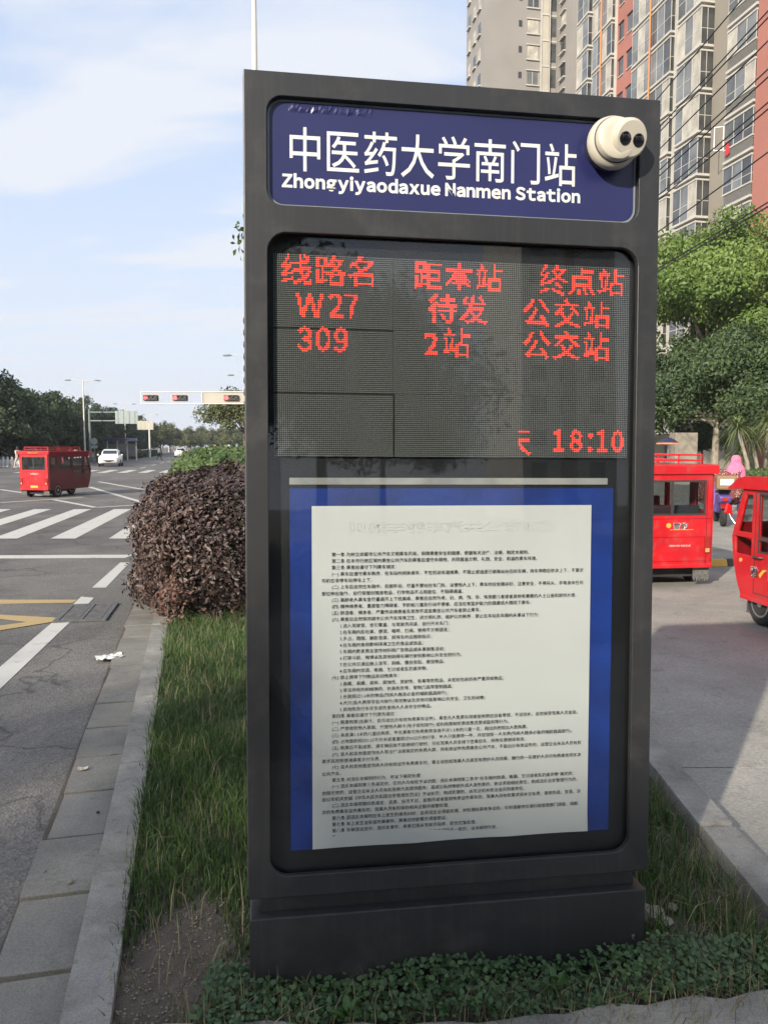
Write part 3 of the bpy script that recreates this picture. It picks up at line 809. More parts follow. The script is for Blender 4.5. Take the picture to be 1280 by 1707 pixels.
# notice behind the glass: a thing of its own
notice = empty('notice_poster'); notice.location = sign.location; notice.rotation_euler = sign.rotation_euler
tag(notice, 'white printed passenger rules notice with blue border behind the sign glass', 'notice')
def sheet(name, x0, x1, z0, z1, depth, amp, mat, curl=0.0, nx=40, nz=50):
    vv, ff = [], []
    for j in range(nz + 1):
        for i in range(nx + 1):
            s_, t_ = i / nx, j / nz
            x, z = x0 + (x1 - x0) * s_, z0 + (z1 - z0) * t_
            y = depth - amp * (math.sin(s_ * 5 + t_ * 3.1) * 0.5 + math.sin(t_ * 9 - s_ * 4) * 0.3 + 0.8) 
            if t_ < 0.06 and curl:
                k = (0.06 - t_) / 0.06
                y -= curl * k * (0.25 + abs(math.sin(s_ * 4.4 + 0.4))); z += curl * 0.6 * k * abs(math.sin(s_ * 9))
            vv.append((x, y, z))
    for j in range(nz):
        for i in range(nx): a_ = j * (nx + 1) + i; ff.append((a_, a_ + 1, a_ + nx + 2, a_ + nx + 1))
    return mesh_obj(name, vv, ff, mat, notice, True)
sheet('blue_backing', 0.1255, 1.128, 0.413, 1.4985, 0.0445, 0.0022, 'poster_blue')
sheet('paper', 0.190, 1.0555, 0.415, 1.4465, 0.0395, 0.0007, 'paper', 0.004)
LINES = [
 (0, '第一条 为树立成都市公共汽车文明乘车风尚，保障乘客安全和健康，根据有关法律、法规，制定本规则。'),
 (0, '第二条 在本市行政区域内乘坐公共汽车的乘客应遵守本规则，共同营造文明、礼貌、安全、和谐的乘车环境。'),
 (0, '第三条 乘客应遵守下列乘车规定：'),
 (0, '(一) 乘车应遵守乘车秩序，在车站内排队候车，不在机动车道候乘，不阻止或追逐已驶离站台后的车辆，待车停稳后依次上下，不要求'),
 (-1, '司机在非停车站停车上下。'),
 (0, '(二) 上车后自觉往车厢中、后部移动，尽量不要站在车门处，以便他人上下。乘车时应坐稳扶好，注意安全，不得将头、手等身体任何'),
 (-1, '部位伸出窗外，自行保管好随身物品，行李物品不占用座位、不阻碍通道。'),
 (0, '(三) 高龄老人乘车宜尽量避开上下班高峰，乘客应自觉为老、幼、病、残、孕、怀抱婴儿者或者其他有需要的人士让座和提供方便。'),
 (0, '(四) 精神病患者、重度智力障碍者、学龄前儿童及行动不便者，应当在有监护能力的健康成人陪同下乘车。'),
 (0, '(五) 醉酒者、裸身者、严重传染病患者及其他不适宜乘坐公共汽车者禁止乘车。'),
 (0, '(六) 乘客应自觉保持城市公共汽车环境卫生，讲文明礼貌，维护公共秩序，禁止在车站及车厢内从事以下行为：'),
 (1, '1.进入驾驶室、坐引擎盖、与驾驶员闲谈，自行开关车门；'), (1, '2.在车厢内乱吐痰、便溺、喧哗、打闹、使用不文明语言；'),
 (1, '3.多占、蹬踏、躺卧坐席，损坏车内设施和标示；'), (1, '4.在车厢内食用影响环境卫生的食品或饮品；'),
 (1, '5.车厢内散发商业宣传材料和广告物品或从事销售活动；'), (1, '6.打架斗殴、赌博以及其他妨碍车辆行驶和影响公共安全的行为。'),
 (1, '7.在公共交通设施上涂写、刻画、擅自张贴、悬挂物品。'), (1, '8.在车厢内饮酒、吸烟、乞讨或者乱扔废弃物。'),
 (0, '(七) 禁止携带下列物品和动物乘车：'),
 (1, '1.易燃、易爆、易碎、腐蚀性、放射性、有毒等危险品、未密封包装的有严重异味物品；'), (1, '2.非法持有的枪械弹药、仿真枪及弩、管制刀具等管制器具；'),
 (1, '3.长度超过1.6米的物品(残疾人随身必备的辅助器具除外)；'), (1, '4.犬只(盲人携带导盲犬除外)等宠物以及其他可能影响公共安全、卫生的动物；'),
 (1, '5.其他危及行车安全或危害他人人身安全的物品。'),
 (0, '第四条 乘客应遵守下列票务规定：'),
 (0, '(一) 照章购票(含刷卡、投币或出示有效免费乘车证件)。乘坐无人售票车用现金购票应自备零钱，不设找补。自觉接受驾乘人员查验。'),
 (0, '(二) 严禁收取他人票款、代替他人刷卡(电子钱包除外) 或利用票制优惠政策逃票或盈利等行为。'),
 (0, '(三) 身高满1.3米的儿童应购票。每名乘客可免费携带身高不足1.3米的儿童一名，超出的按超出人数购票。'),
 (0, '(四) 占地面积超过0.25平方米或重量超过30公斤的行李，每人只能携带一件，并应加投一人车费(残疾人随身必备的辅助器具除外)。'),
 (0, '(五) 购票后不能退票。遇车辆因故不能继续行驶时，可在驾乘人员安排下换乘后车，所购车票继续有效。'),
 (0, '(六) 盲人和其他重度残疾人等法律法规规定的免费人群，持有效证件免费乘坐公共汽车，不能出示有效证件的，运营企业从业人员有权'),
 (-1, '要求其按照普通乘客支付车费。'),
 (0, '(七) 盲人和其他重度残疾人持有效证件免费乘车时，需主动告知驾乘人员是否有陪护人员同乘，随行的一名陪护人员可免费乘坐同车次'),
 (-1, '公共汽车。'),
 (0, '第五条 对违反本规则的行为，按以下规定处理：'),
 (0, '(一) 违反本规则第三条规定的，任何人均有权予以劝阻；违反本规则第三条中“在车厢内饮酒、吸烟、乞讨或者乱扔废弃物”规定的，'),
 (-1, '劝阻无效的，运管企业从业人员有权拒绝为其提供服务；造成公私财物损失或人身伤害的，依法承担相应责任；构成违反治安管理行为的，'),
 (-1, '由公安机关依据《中华人民共和国治安管理处罚法》予以处罚；构成犯罪的，由司法机关依法追究刑事责任。'),
 (0, '(二) 违反本规则第四条规定，逃票、投币不足、投假币或者冒用免费证件乘车的，驾乘人员有权要求其补交车费；使用伪造、变造、涂'),
 (-1, '改的免费乘车证件乘车的，驾乘人员有权保存相关证据并报警处理。'),
 (0, '第六条 因违反本规则在车上发生的乘务纠纷，由承运企业调查处理。对处理结果有争议的，可申请属地交通行政管理部门调查、调解。'),
 (0, '第七条 车上发生治安或刑事案件，乘客应协助警方调查取证。'),
 (0, '第八条 车辆营运途中，遇突发事件，乘客应服从驾驶员指挥，配合应急处理。'),
 (0, '第九条 本规则自公布之日起执行，过去有关乘车规则与本规则不一致的，以本规则为准。'),
]
m = MB()
dz = (1.3024 - 0.448) / 44
for i, (ind, s) in enumerate(LINES):
    x0 = 0.248 + (0.024 if ind == 1 else -0.030 if ind == -1 else 0)
    v, f = text_geo(s, 0.0133, 1.0, offset=0.004, res=1)
    wd = max(p.x for p in v); lim = 1.036 - x0; k = min(1.0, lim / wd)
    zz = 1.2975 - dz * i
    m.add([(x0 + p.x * k, 0.0372, zz + p.y) for p in v], f)
m.build('printed_text', 'ink', notice)
v, f = text_fit('成都市公共汽车乘车规则', -0.945, -0.296, 1.365, 1.402, offset=0.03)
MB().add([(-p.x, 0.0379, p.y) for p in v], f).build('show_through_title', 'faded', notice)

# turret camera
camr = empty('security_camera'); camr.rotation_euler = sign.rotation_euler
sm = Matrix.Translation(sign.location) @ sign.rotation_euler.to_matrix().to_4x4()
camr.location = sm @ Vector((1.078, 0.0, 2.523))
tag(camr, 'cream turret security camera with twin black lenses on the blue header', 'security camera')
out = frame_of((0, 0, 0), (1, 0, 0), (0, 0, 1), (0, -1, 0))
MB().lathe([(0.066, -0.018), (0.070, 0.0), (0.070, 0.012), (0.068, 0.016)], 40, out).build('mount_gasket', 'housing', camr, smooth=False, bevel=0.001)
MB().lathe([(0.068, 0.016), (0.0765, 0.019), (0.0775, 0.03), (0.074, 0.042), (0.066, 0.05), (0.05, 0.052)], 48, out).build('base_ring', 'cam_white', camr, True)
MB().lathe([(0.064, 0.05), (0.064, 0.060), (0.060, 0.069), (0.052, 0.074), (0.04, 0.075)], 48, out).build('collar', 'cam_white', camr, True)
MB().lathe([(0.0642, 0.0495), (0.0672, 0.0505), (0.0672, 0.0515), (0.0642, 0.0525)], 48, out).build('seam', 'housing', camr)
hd = Vector((0.17, -0.92, -0.30)).normalized()
hx = hd.cross(Vector((0, 0, 1))).normalized() * -1; hx = Vector((0, 0, 1)).cross(hd).normalized(); hy = hd.cross(hx)
hm = frame_of(Vector((0.024, -0.026, 0.012)), hx, hy, hd)
MB().lathe([(0.02, -0.02), (0.044, -0.012), (0.0555, 0.01), (0.0575, 0.035), (0.056, 0.052), (0.052, 0.058)], 48, hm).build('eyeball', 'cam_white', camr, True)
face = MB().lathe([(0.052, 0.0575), (0.048, 0.0605), (0.0005, 0.061)], 40, hm).build('face_plate', 'cam_white', camr, True)
for s_ in (-1, 1):
    ln = MB().lathe([(0.0185, 0.0605), (0.0185, 0.0625), (0.0165, 0.0632), (0.0003, 0.0636)], 28, hm @ Matrix.Translation((s_ * 0.0225, -0.002, 0))).build('lens', 'lens', camr, True)
    MB().lathe([(0.0105, 0.0636), (0.0095, 0.0645), (0.0003, 0.0648)], 20, hm @ Matrix.Translation((s_ * 0.0225, -0.002, 0))).build('lens_glass', 'lens', ln, True)


# ================================================================== PLANTING NEAR THE SIGN
def in_sign(x, y):
    c, s_ = math.cos(0.1478), math.sin(0.1478)
    u = (x + 0.3972) * c + (y - 2.2195) * s_; w = -(x + 0.3972) * s_ + (y - 2.2195) * c
    return (u > -0.01) & (u < W + 0.01) & (w > -0.03) & (w < 0.22)


def patch(n, x0, x1, y0, y1):
    p = np.stack([rng.uniform(x0, x1, n), rng.uniform(y0, y1, n), np.full(n, -0.03)], 1)
    ok = (p[:, 0] > kerb_x(p[:, 1]) + 0.13 + rng.normal(0, 0.012, n)) & ~in_sign(p[:, 0], p[:, 1])
    return p[ok]


def lump(x, y): return np.sin(x * 7.1 + 1.3) * np.sin(y * 5.3) * 0.5 + np.sin(x * 17 + y * 13) * 0.3


pp = patch(150000, -2.3, 0.6, 1.95, 7.9)
bare = (((pp[:, 0] + 0.67) / 0.17) ** 2 + ((pp[:, 1] - 2.36) / 0.40) ** 2 < 1.0 + rng.normal(0, 0.25, len(pp)))
far = pp[:, 1] > 3.0
keep = ~bare & (rng.random(len(pp)) < np.where(pp[:, 1] > 4.5, 0.6, 1.0)) & (pp[:, 0] < np.where(far, 0.6, -0.30))
keep &= ~((pp[:, 1] > 2.2) & (pp[:, 0] > -0.05))
pp = pp[keep]
hh = (0.066 + 0.030 * lump(pp[:, 0], pp[:, 1])) * rng.uniform(0.55, 1.5, len(pp)) * np.where(pp[:, 1] < 2.75, 0.75, 1.0)
tn = np.clip(0.50 + 0.3 * lump(pp[:, 0] * 0.6, pp[:, 1] * 0.6) + rng.normal(0, 0.22, len(pp)), 0, 1)
tag(blades('lawn_grass', pp, np.maximum(hh, 0.03), rng.uniform(0.003, 0.0065, len(pp)), 'grass', lean=0.75, tone=tn), 'dense green lawn grass between the road kerb and the sign', 'grass', kind='stuff')
pr = patch(24000, 0.82, 1.27, 2.25, 7.5)
keep = (rng.random(len(pr)) < np.clip(0.55 + 0.8 * lump(pr[:, 0] * 1.4, pr[:, 1] * 1.1), 0.08, 1))
pr = pr[keep]
tag(blades('verge_grass', pr, rng.uniform(0.04, 0.14, len(pr)), rng.uniform(0.003, 0.006, len(pr)), 'grass', lean=0.8), 'ragged dark grass tufts between the sign and the yard edging', 'grass', kind='stuff')
ps = np.concatenate([patch(3400, 0.8, 1.30, 2.2, 7.0), patch(3600, -1.9, -0.3, 1.95, 7.5), patch(900, -0.6, 1.2, 2.06, 2.24)])
tag(blades('dry_grass', ps, rng.uniform(0.04, 0.17, len(ps)), rng.uniform(0.002, 0.005, len(ps)), 'straw', lean=1.1), 'pale dry grass stalks scattered through the verge', 'grass', kind='stuff')
# round-leaved ground cover along the plinth
n = 4200
cx_ = rng.uniform(-0.52, 1.30, n)
yf = 2.10 + 0.16 * np.maximum(0, (cx_ - 0.2) / 1.1); yb = 2.2195 + (cx_ + 0.3972) * math.tan(0.1478) - 0.018
t_ = rng.random(n)
cy_ = np.where(cx_ < -0.38, rng.uniform(2.02, 2.3, n), yf - 0.015 + (yb - yf + 0.015) * t_)
cz_ = 0.005 + rng.random(n) * 0.055 + 0.02 * t_ + 0.02 * np.sin(cx_ * 9)
rad = rng.uniform(0.0045, 0.010, n)
nr = unit(np.stack([rng.normal(0, .35, n), rng.normal(-0.25, .35, n), np.ones(n)], 1))
ta = unit(np.cross(nr, rng.normal(0, 1, (n, 3)))); tb = np.cross(nr, ta)
vv = np.empty((n, 7, 3)); cen = np.stack([cx_, cy_, cz_], 1)
for k in range(7):
    a_ = 2 * math.pi * k / 7; vv[:, k] = cen + (ta * math.cos(a_) + tb * math.sin(a_)) * rad[:, None] * (0.55 if k == 0 else 1.0) + nr * 0.1 * rad[:, None]
tag(big_mesh('ground_cover', vv.reshape(-1, 3), np.arange(n * 7).reshape(n, 7), 'clover', None, np.repeat(rng.random(n), 7)), 'small round-leaved green ground cover along the sign plinth', 'ground cover', kind='stuff')


def weed(loc, h, nl, label):
    w_ = empty('weed', loc); tag(w_, label, 'weed')
    MB().tube([(0, 0, -0.03), (0.003, 0, h * 0.3), (0.0, 0.002, h * 0.55)], [0.003, 0.0028, 0.002], 6).build('stem', 'weed', w_)
    for k in range(nl):
        a_ = k * 2.4; up = 0.25 + 0.75 * k / nl; L = h * random.uniform(0.5, 0.72); r0 = h * 0.5 * k / nl
        d = Vector((math.cos(a_), math.sin(a_), up * 1.6)).normalized(); s_ = Vector((-math.sin(a_), math.cos(a_), 0))
        o = Vector((0, 0, r0)); wv = L * 0.17; dn = Vector((0, 0, -1))
        pts = [o, o + d * L * .35 + s_ * wv, o + d * L * .35 - s_ * wv, o + d * L * .35 + dn * wv * .4, o + d * L * .7 + dn * L * .08 + s_ * wv * .8, o + d * L * .7 + dn * L * .08 - s_ * wv * .8, o + d * L * .7 + dn * (L * .08 + wv * .4), o + d * L + dn * L * 0.25]
        mesh_obj('leaf', pts, [(0, 3, 1), (0, 2, 3), (1, 3, 6, 4), (3, 2, 5, 6), (4, 6, 7), (6, 5, 7)], 'weed', w_)


weed(Vector((-0.10, 2.10, 0.0)), 0.105, 9, 'star-shaped leafy weed against the plinth near the kerb side')
weed(Vector((0.50, 2.20, 0.01)), 0.12, 8, 'broad-leaved weed against the plinth toward the yard side')


def hedge(name, label, mat, corners, zt, n, size, edge, cat='hedge', rnd=5.0, stems=True):
    """corners: quad on the ground; leaves fill a rounded shell over it."""
    h = empty(name, (0, 0, 0)); tag(h, label, cat)
    q = np.array([(p[0], p[1]) for p in corners])
    u, v = rng.random(n), rng.random(n)
    w3 = rng.random(n) ** 0.45                                  # more towards the top
    # push points to the shell
    face_ = rng.integers(0, 6, n)
    dep = np.abs(rng.normal(0, edge, n))
    u = np.where(face_ == 0, dep, np.where(face_ == 1, 1 - dep, u)); v = np.where(face_ == 2, dep, np.where(face_ == 3, 1 - dep, v))
    w3 = np.where(face_ >= 4, 1 - dep * 0.8, rng.random(n))
    # round the box
    cu, cv, cw = u * 2 - 1, v * 2 - 1, np.clip(w3, 0, 1) * 2 - 1
    cwp = np.maximum(cw, 0.0); ac = np.abs(np.stack([cu, cv, cwp], 1))
    s_ = ac.max(1) / np.maximum((ac ** rnd).sum(1) ** (1 / rnd), 1e-6)
    u, v = (cu * s_ + 1) / 2, (cv * s_ + 1) / 2; z = (cw * np.where(cw > 0, s_, 1) + 1) / 2
    P = ((1 - u) * (1 - v))[:, None] * q[0] + (u * (1 - v))[:, None] * q[1] + (u * v)[:, None] * q[2] + ((1 - u) * v)[:, None] * q[3]
    bump_ = 0.075 * np.sin(P[:, 0] * 6 + z * 9) * np.sin(P[:, 1] * 5 + z * 5) + 0.03 * np.sin(P[:, 0] * 15 + z * 21) + rng.normal(0, 0.035, n)
    c0 = q.mean(0)
    out_ = np.concatenate([(P - c0) * 0.7, ((z - 0.35) * zt * 1.5)[:, None]], 1); out_ = unit(out_)
    pos = np.concatenate([P, (z * zt)[:, None]], 1) + out_ * bump_[:, None]
    tone = np.clip(0.38 + 0.5 * rng.normal(0, 0.42, n) + 0.25 * np.sin(P[:, 0] * 3 + P[:, 1] * 2), 0, 1)
    tag(leaves('foliage', pos, out_, size * rng.uniform(0.35, 1.5, n) ** 1.1, mat, h, 0.52, tone), kind='stuff')
    if stems:
        for k in range(14):
            a_, b_ = random.uniform(.15, .85), random.uniform(.15, .85)
            p = (1 - a_) * (1 - b_) * q[0] + a_ * (1 - b_) * q[1] + a_ * b_ * q[2] + (1 - a_) * b_ * q[3]
            MB().tube([(p[0], p[1], -0.05), (p[0] + random.uniform(-.06, .06), p[1] + random.uniform(-.06, .06), zt * .5), (p[0] + random.uniform(-.2, .2), p[1] + random.uniform(-.2, .2), zt * .8)], [.012, .009, .004], 6).build('stem', 'bark', h)
    return h


hedge('shrub', 'rounded purple-brown leaved shrub at the end of the lawn', 'leaf_purple', [(-2.40, 7.2), (0.6, 7.6), (0.2, 10.2), (-3.02, 10.0)], 1.36, 84000, 0.050, 0.075, 'shrub', rnd=2.9)
hb = rng.normal(0, 1, (230, 3)) * np.array([0.08, 0.05, 0.10]) + np.array([-1.95, 7.22, 0.20])
rust = tag(empty('shrub_sprout', (0, 0, 0)), 'rusty orange leafy sprout at the foot of the purple shrub', 'shrub')
tag(leaves('foliage', hb, np.tile([-.2, -1, .5], (230, 1)).astype(float), rng.uniform(0.035, 0.06, 230), 'leaf_rust', rust, 0.55), kind='stuff')
MB().tube([(-1.98, 7.17, -.05), (-1.97, 7.18, .15), (-1.95, 7.16, .3)], [.008, .006, .003], 6).build('stem', 'bark', rust)
hedge('shrub', 'bright green clipped hedge growing behind the purple shrub', 'leaf_hedge', [(-3.05, 10.5), (-0.2, 10.8), (-2.6, 22), (-5.2, 21.5)], 1.53, 40000, 0.08, 0.03, 'hedge', rnd=4.0)


# ------------------------------------------------------------------ trees
def make_tree(name, h, crown_r, crown_z, mat, n, leaf, trunk_r, label, group=None, bark='bark', clumps=70, flat=0.8, lean=(0, 0), seed=1, forks=6, hollow=0.55, droop=0.25, low=-0.42):
    """Tapered trunk, limbs reaching clumps of leaves spread unevenly through the crown."""
    global rng
    keep_ = rng; rng = np.random.default_rng(seed); rnd = random.Random(seed)
    t = empty(name); tag(t, label, 'tree', group)
    cz = crown_z; rz = (h - crown_z)
    top = Vector((lean[0], lean[1], cz * 0.92))
    fork = Vector((lean[0] * 0.55, lean[1] * 0.55, cz * 0.55))
    MB().tube([(0, 0, -0.1), (lean[0] * .2, lean[1] * .2, cz * .25), fork, top], [trunk_r * 1.25, trunk_r, trunk_r * .8, trunk_r * .35], 9).build('trunk', bark, t, True)
    d = unit(rng.normal(0, 1, (clumps, 3))); d[:, 2] = np.abs(d[:, 2]) * 1.15 - 0.38
    rr = (hollow + (1 - hollow) * rng.random(clumps))
    C = np.stack([lean[0] + d[:, 0] * crown_r * rr, lean[1] + d[:, 1] * crown_r * rr, cz + np.maximum(d[:, 2] * (1.0 if low > -0.5 else 1.25) - (0.0 if low > -0.5 else 0.18), low) * rz * rr * 1.02], 1)
    cr_ = crown_r * rng.uniform(0.16, 0.34, clumps)
    for k in range(forks):
        c = Vector(C[k * (clumps // forks)])
        s0 = fork.lerp(top, rnd.random() * 0.8)
        MB().tube([s0, s0.lerp(c, .5) + Vector((0, 0, 0.08 * crown_r)), c], [trunk_r * .42, trunk_r * .26, trunk_r * .08], 6).build('branch', bark, t, True)
    per = rng.integers(0, clumps, n)
    off = unit(rng.normal(0, 1, (n, 3))) * (rng.random(n) ** 0.45)[:, None] * cr_[per][:, None]
    off[:, 2] *= flat
    pos = C[per] + off
    outn = unit(off + (pos - np.array([lean[0], lean[1], cz])) * 0.25 + np.array([0, 0, 0.35 * crown_r * 0.3]))
    ct = rng.random(clumps)
    tone = np.clip(0.15 + 0.55 * ct[per] + rng.normal(0, 0.2, n), 0, 1)
    tag(leaves('crown', pos, outn, rng.uniform(leaf * .65, leaf * 1.35, n), mat, t, 0.5, tone, droop), kind='stuff')
    rng = keep_
    return t


def put(t, x, y, z, rz=0.0, s=1.0):
    t.location = (x, y, z); t.rotation_euler = (0, 0, rz); t.scale = (s, s, s); return t


# dark street trees across the junction
vars_ = [make_tree('street_tree', 8.2, 3.3, 3.9, 'leaf_dark', 13000, 0.33, 0.16, 'x', clumps=80, seed=21 + k, flat=0.85, low=-0.75) for k in range(3)]
GR = 'dark street trees along the white fence'
LB = 'dense dark street tree in the row along the white fence'
spots = [(-46, 60), (-41, 58), (-36.5, 62)]
base = Vector((-32.6, 66, 0))
for k in range(22): spots.append(tuple((base + ROAD_D * (k * 5.2) + ROAD_N * random.uniform(-1.2, 0.6))[:2]))
for k in range(5): spots.append(tuple((Vector((-40, 68, 0)) + ROAD_D * (k * 6) + ROAD_N * random.uniform(-1, 1))[:2]))
for k, (x, y) in enumerate(spots):
    o = vars_[k] if k < 3 else copy_tree(vars_[k % 3])
    tag(o, LB, 'tree', GR)
    put(o, x, y, ROAD_Z, random.uniform(0, 6.28), random.uniform(0.88, 1.12) * (1.12 if k < 5 else 1.0))
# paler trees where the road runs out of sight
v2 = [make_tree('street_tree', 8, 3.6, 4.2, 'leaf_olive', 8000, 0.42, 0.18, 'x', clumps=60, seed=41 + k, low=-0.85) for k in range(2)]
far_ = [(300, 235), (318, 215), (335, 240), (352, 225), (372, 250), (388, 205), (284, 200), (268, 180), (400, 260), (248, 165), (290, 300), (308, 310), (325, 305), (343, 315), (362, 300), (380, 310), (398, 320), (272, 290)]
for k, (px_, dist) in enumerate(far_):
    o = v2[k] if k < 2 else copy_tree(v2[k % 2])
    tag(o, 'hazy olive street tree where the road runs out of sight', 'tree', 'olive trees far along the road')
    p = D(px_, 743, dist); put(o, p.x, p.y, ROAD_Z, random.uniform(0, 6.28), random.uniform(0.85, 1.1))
t = make_tree('street_tree', 6.6, 3.3, 4.0, 'leaf_olive', 9000, 0.24, 0.14, 'sunlit olive street tree under the traffic signal arm', seed=60, clumps=50, hollow=0.4)
p = D(408, 743, 62); put(t, p.x, p.y, ROAD_Z)
t = make_tree('street_tree', 7.2, 2.6, 5.0, 'leaf_mid', 7000, 0.16, 0.1, 'slim green tree standing behind the stop sign, a few leaves showing', seed=61, clumps=40, hollow=0.4)
p = D(603, 743, 17); put(t, p.x, p.y, 0.6)
# trees beyond the yard
t = make_tree('yard_tree', 15.2, 6.6, 10.2, 'leaf_light', 62000, 0.235, 0.24, 'tall loose light-green tree in front of the apartment balconies', seed=72, clumps=95, hollow=0.25, low=-0.8, lean=(3.2, 0.3), bark='bark_pale', flat=0.62, forks=11, droop=0.6)
p = D(1112, 743, 44); put(t, p.x, p.y, YARD_Z)
t = make_tree('yard_tree', 8.0, 4.7, 4.5, 'leaf_deep', 64000, 0.17, 0.17, 'round dark-green tree with a bare straight trunk beyond the carts', seed=83, clumps=120, low=-0.62, hollow=0.5, bark='bark_pale', flat=0.6, forks=9)
p = D(1192, 743, 38); put(t, p.x, p.y, YARD_Z)
t = make_tree('yard_tree', 12.5, 5.5, 7.6, 'leaf_light', 42000, 0.235, 0.2, 'second loose light-green tree right behind the round dark-green tree', seed=75, clumps=80, hollow=0.25, low=-0.8, bark='bark_pale', flat=0.62, droop=0.6)
p = D(1255, 743, 48); put(t, p.x, p.y, YARD_Z)
t = make_tree('yard_tree', 7.0, 3.6, 4.2, 'leaf_mid', 12000, 0.2, 0.15, 'leafy green tree at the back of the yard behind the palms', seed=90, clumps=60)
p = D(1300, 743, 46); put(t, p.x, p.y, YARD_Z)
t = make_tree('yard_tree', 4.6, 2.2, 2.5, 'leaf_dark', 9000, 0.15, 0.1, 'low dark bushy tree behind the bare straight trunk', seed=95, clumps=50, hollow=.4)
p = D(1170, 743, 44); put(t, p.x, p.y, YARD_Z, 0, 0.72)


def palm(loc, h, nl, L, label, seed, lean):
    rnd = random.Random(seed)
    w_ = empty('dragon_palm', loc); tag(w_, label, 'palm', 'clump of dragon palms beyond the carts')
    tip = Vector((lean[0], lean[1], h))
    MB().tube([(0, 0, -.1), (lean[0] * .25, lean[1] * .25, h * .5), tip], [.085, .065, .05], 8).build('stem', 'bark_pale', w_, True)
    V, F, T = [], [], []
    for k in range(nl):
        a_ = rnd.uniform(0, 6.283); el = rnd.uniform(-.35, 1.35); l_ = L * rnd.uniform(.75, 1.1)
        d = Vector((math.cos(a_) * math.cos(el), math.sin(a_) * math.cos(el), math.sin(el))); s_ = Vector((-math.sin(a_), math.cos(a_), 0)) * rnd.uniform(.014, .024)
        o = len(V); tn_ = rnd.random()
        for j in range(5):
            f_ = j / 4
            c = tip + d * l_ * f_ + Vector((0, 0, -l_ * 0.62 * f_ ** 2.2)); wd = (1 - f_ ** 2) * 1.0
            V += [c - s_ * wd, c + s_ * wd]; T += [tn_, tn_]
        for j in range(4): F.append((o + 2 * j, o + 2 * j + 1, o + 2 * j + 3, o + 2 * j + 2))
    tag(big_mesh('crown', np.array([tuple(v) for v in V]), np.array(F), 'palm', w_, np.array(T)), kind='stuff')


for k, (px_, h, ly) in enumerate(((1238, 2.3, -.45), (1252, 2.0, -.25), (1262, 2.6, .1), (1271, 2.35, .2), (1284, 2.7, .3), (1246, 1.5, -.5))):
    p = D(px_ + 14, 743, 27 + (k % 3) * 0.9)
    palm((p.x, p.y, YARD_Z), h, 150, 1.05, ['dragon palm with the most strongly leaning stem in the clump', 'dragon palm with a curved stem in the clump beyond the carts', 'tall upright dragon palm in the middle of the clump', 'upright dragon palm of middling height in the clump', 'tallest dragon palm of the clump', 'shortest dragon palm of the clump'][k], k, (ly, 0.1))
hedge('shrub', 'low clipped green hedge at the foot of the dragon palms', 'leaf_mid', [(10.6, 25.2), (17.0, 25.6), (17.0, 28.6), (10.8, 28.2)], 0.78, 14000, 0.1, 0.05, 'hedge', stems=False)


# ================================================================== CARTS
SIDE = frame_of((0, 0, 0), (1, 0, 0), (0, 0, 1), (0, -1, 0))       # plate xy -> local xz, thickness towards -y


def wheel(parent, x, y, r_, w_=0.10, rim='rim'):
    ax = frame_of((x, y, r_), (1, 0, 0), (0, 0, 1), (0, -1, 0))
    t_ = MB().lathe([(r_ * .62, -w_ / 2), (r_ * .9, -w_ / 2), (r_ * .985, -w_ * .36), (r_, -w_ * .15), (r_, w_ * .15), (r_ * .985, w_ * .36), (r_ * .9, w_ / 2), (r_ * .62, w_ / 2)], 26, ax).build('wheel', 'rubber', parent, True)
    MB().lathe([(r_ * .6, -w_ * .42), (r_ * .64, -w_ * .51), (r_ * .55, -w_ * .50), (r_ * .5, -w_ * .36), (r_ * .2, -w_ * .36), (r_ * .17, -w_ * .55), (0.001, -w_ * .56), (0.001, w_ * .56), (r_ * .17, w_ * .55), (r_ * .2, w_ * .36), (r_ * .5, w_ * .36), (r_ * .55, w_ * .50), (r_ * .64, w_ * .51), (r_ * .6, w_ * .42)], 20, ax).build('rim', rim, t_, True)
    return t_


def decal(root, body, x0, x1, z0, z1, mat, plane, off, name='lettering', offset=0.0):
    v, f = text_fit(body, x0, x1, z0, z1, offset=offset, res=2)
    if plane == 'rear': pts = [(-1.12 - off, -p.x, p.y) for p in v]           # +x of the text runs to the viewer's right
    else: pts = [(-p.x, 0.525 + off, p.y) for p in v]
    return MB().add(pts, f).build(name, mat, root)


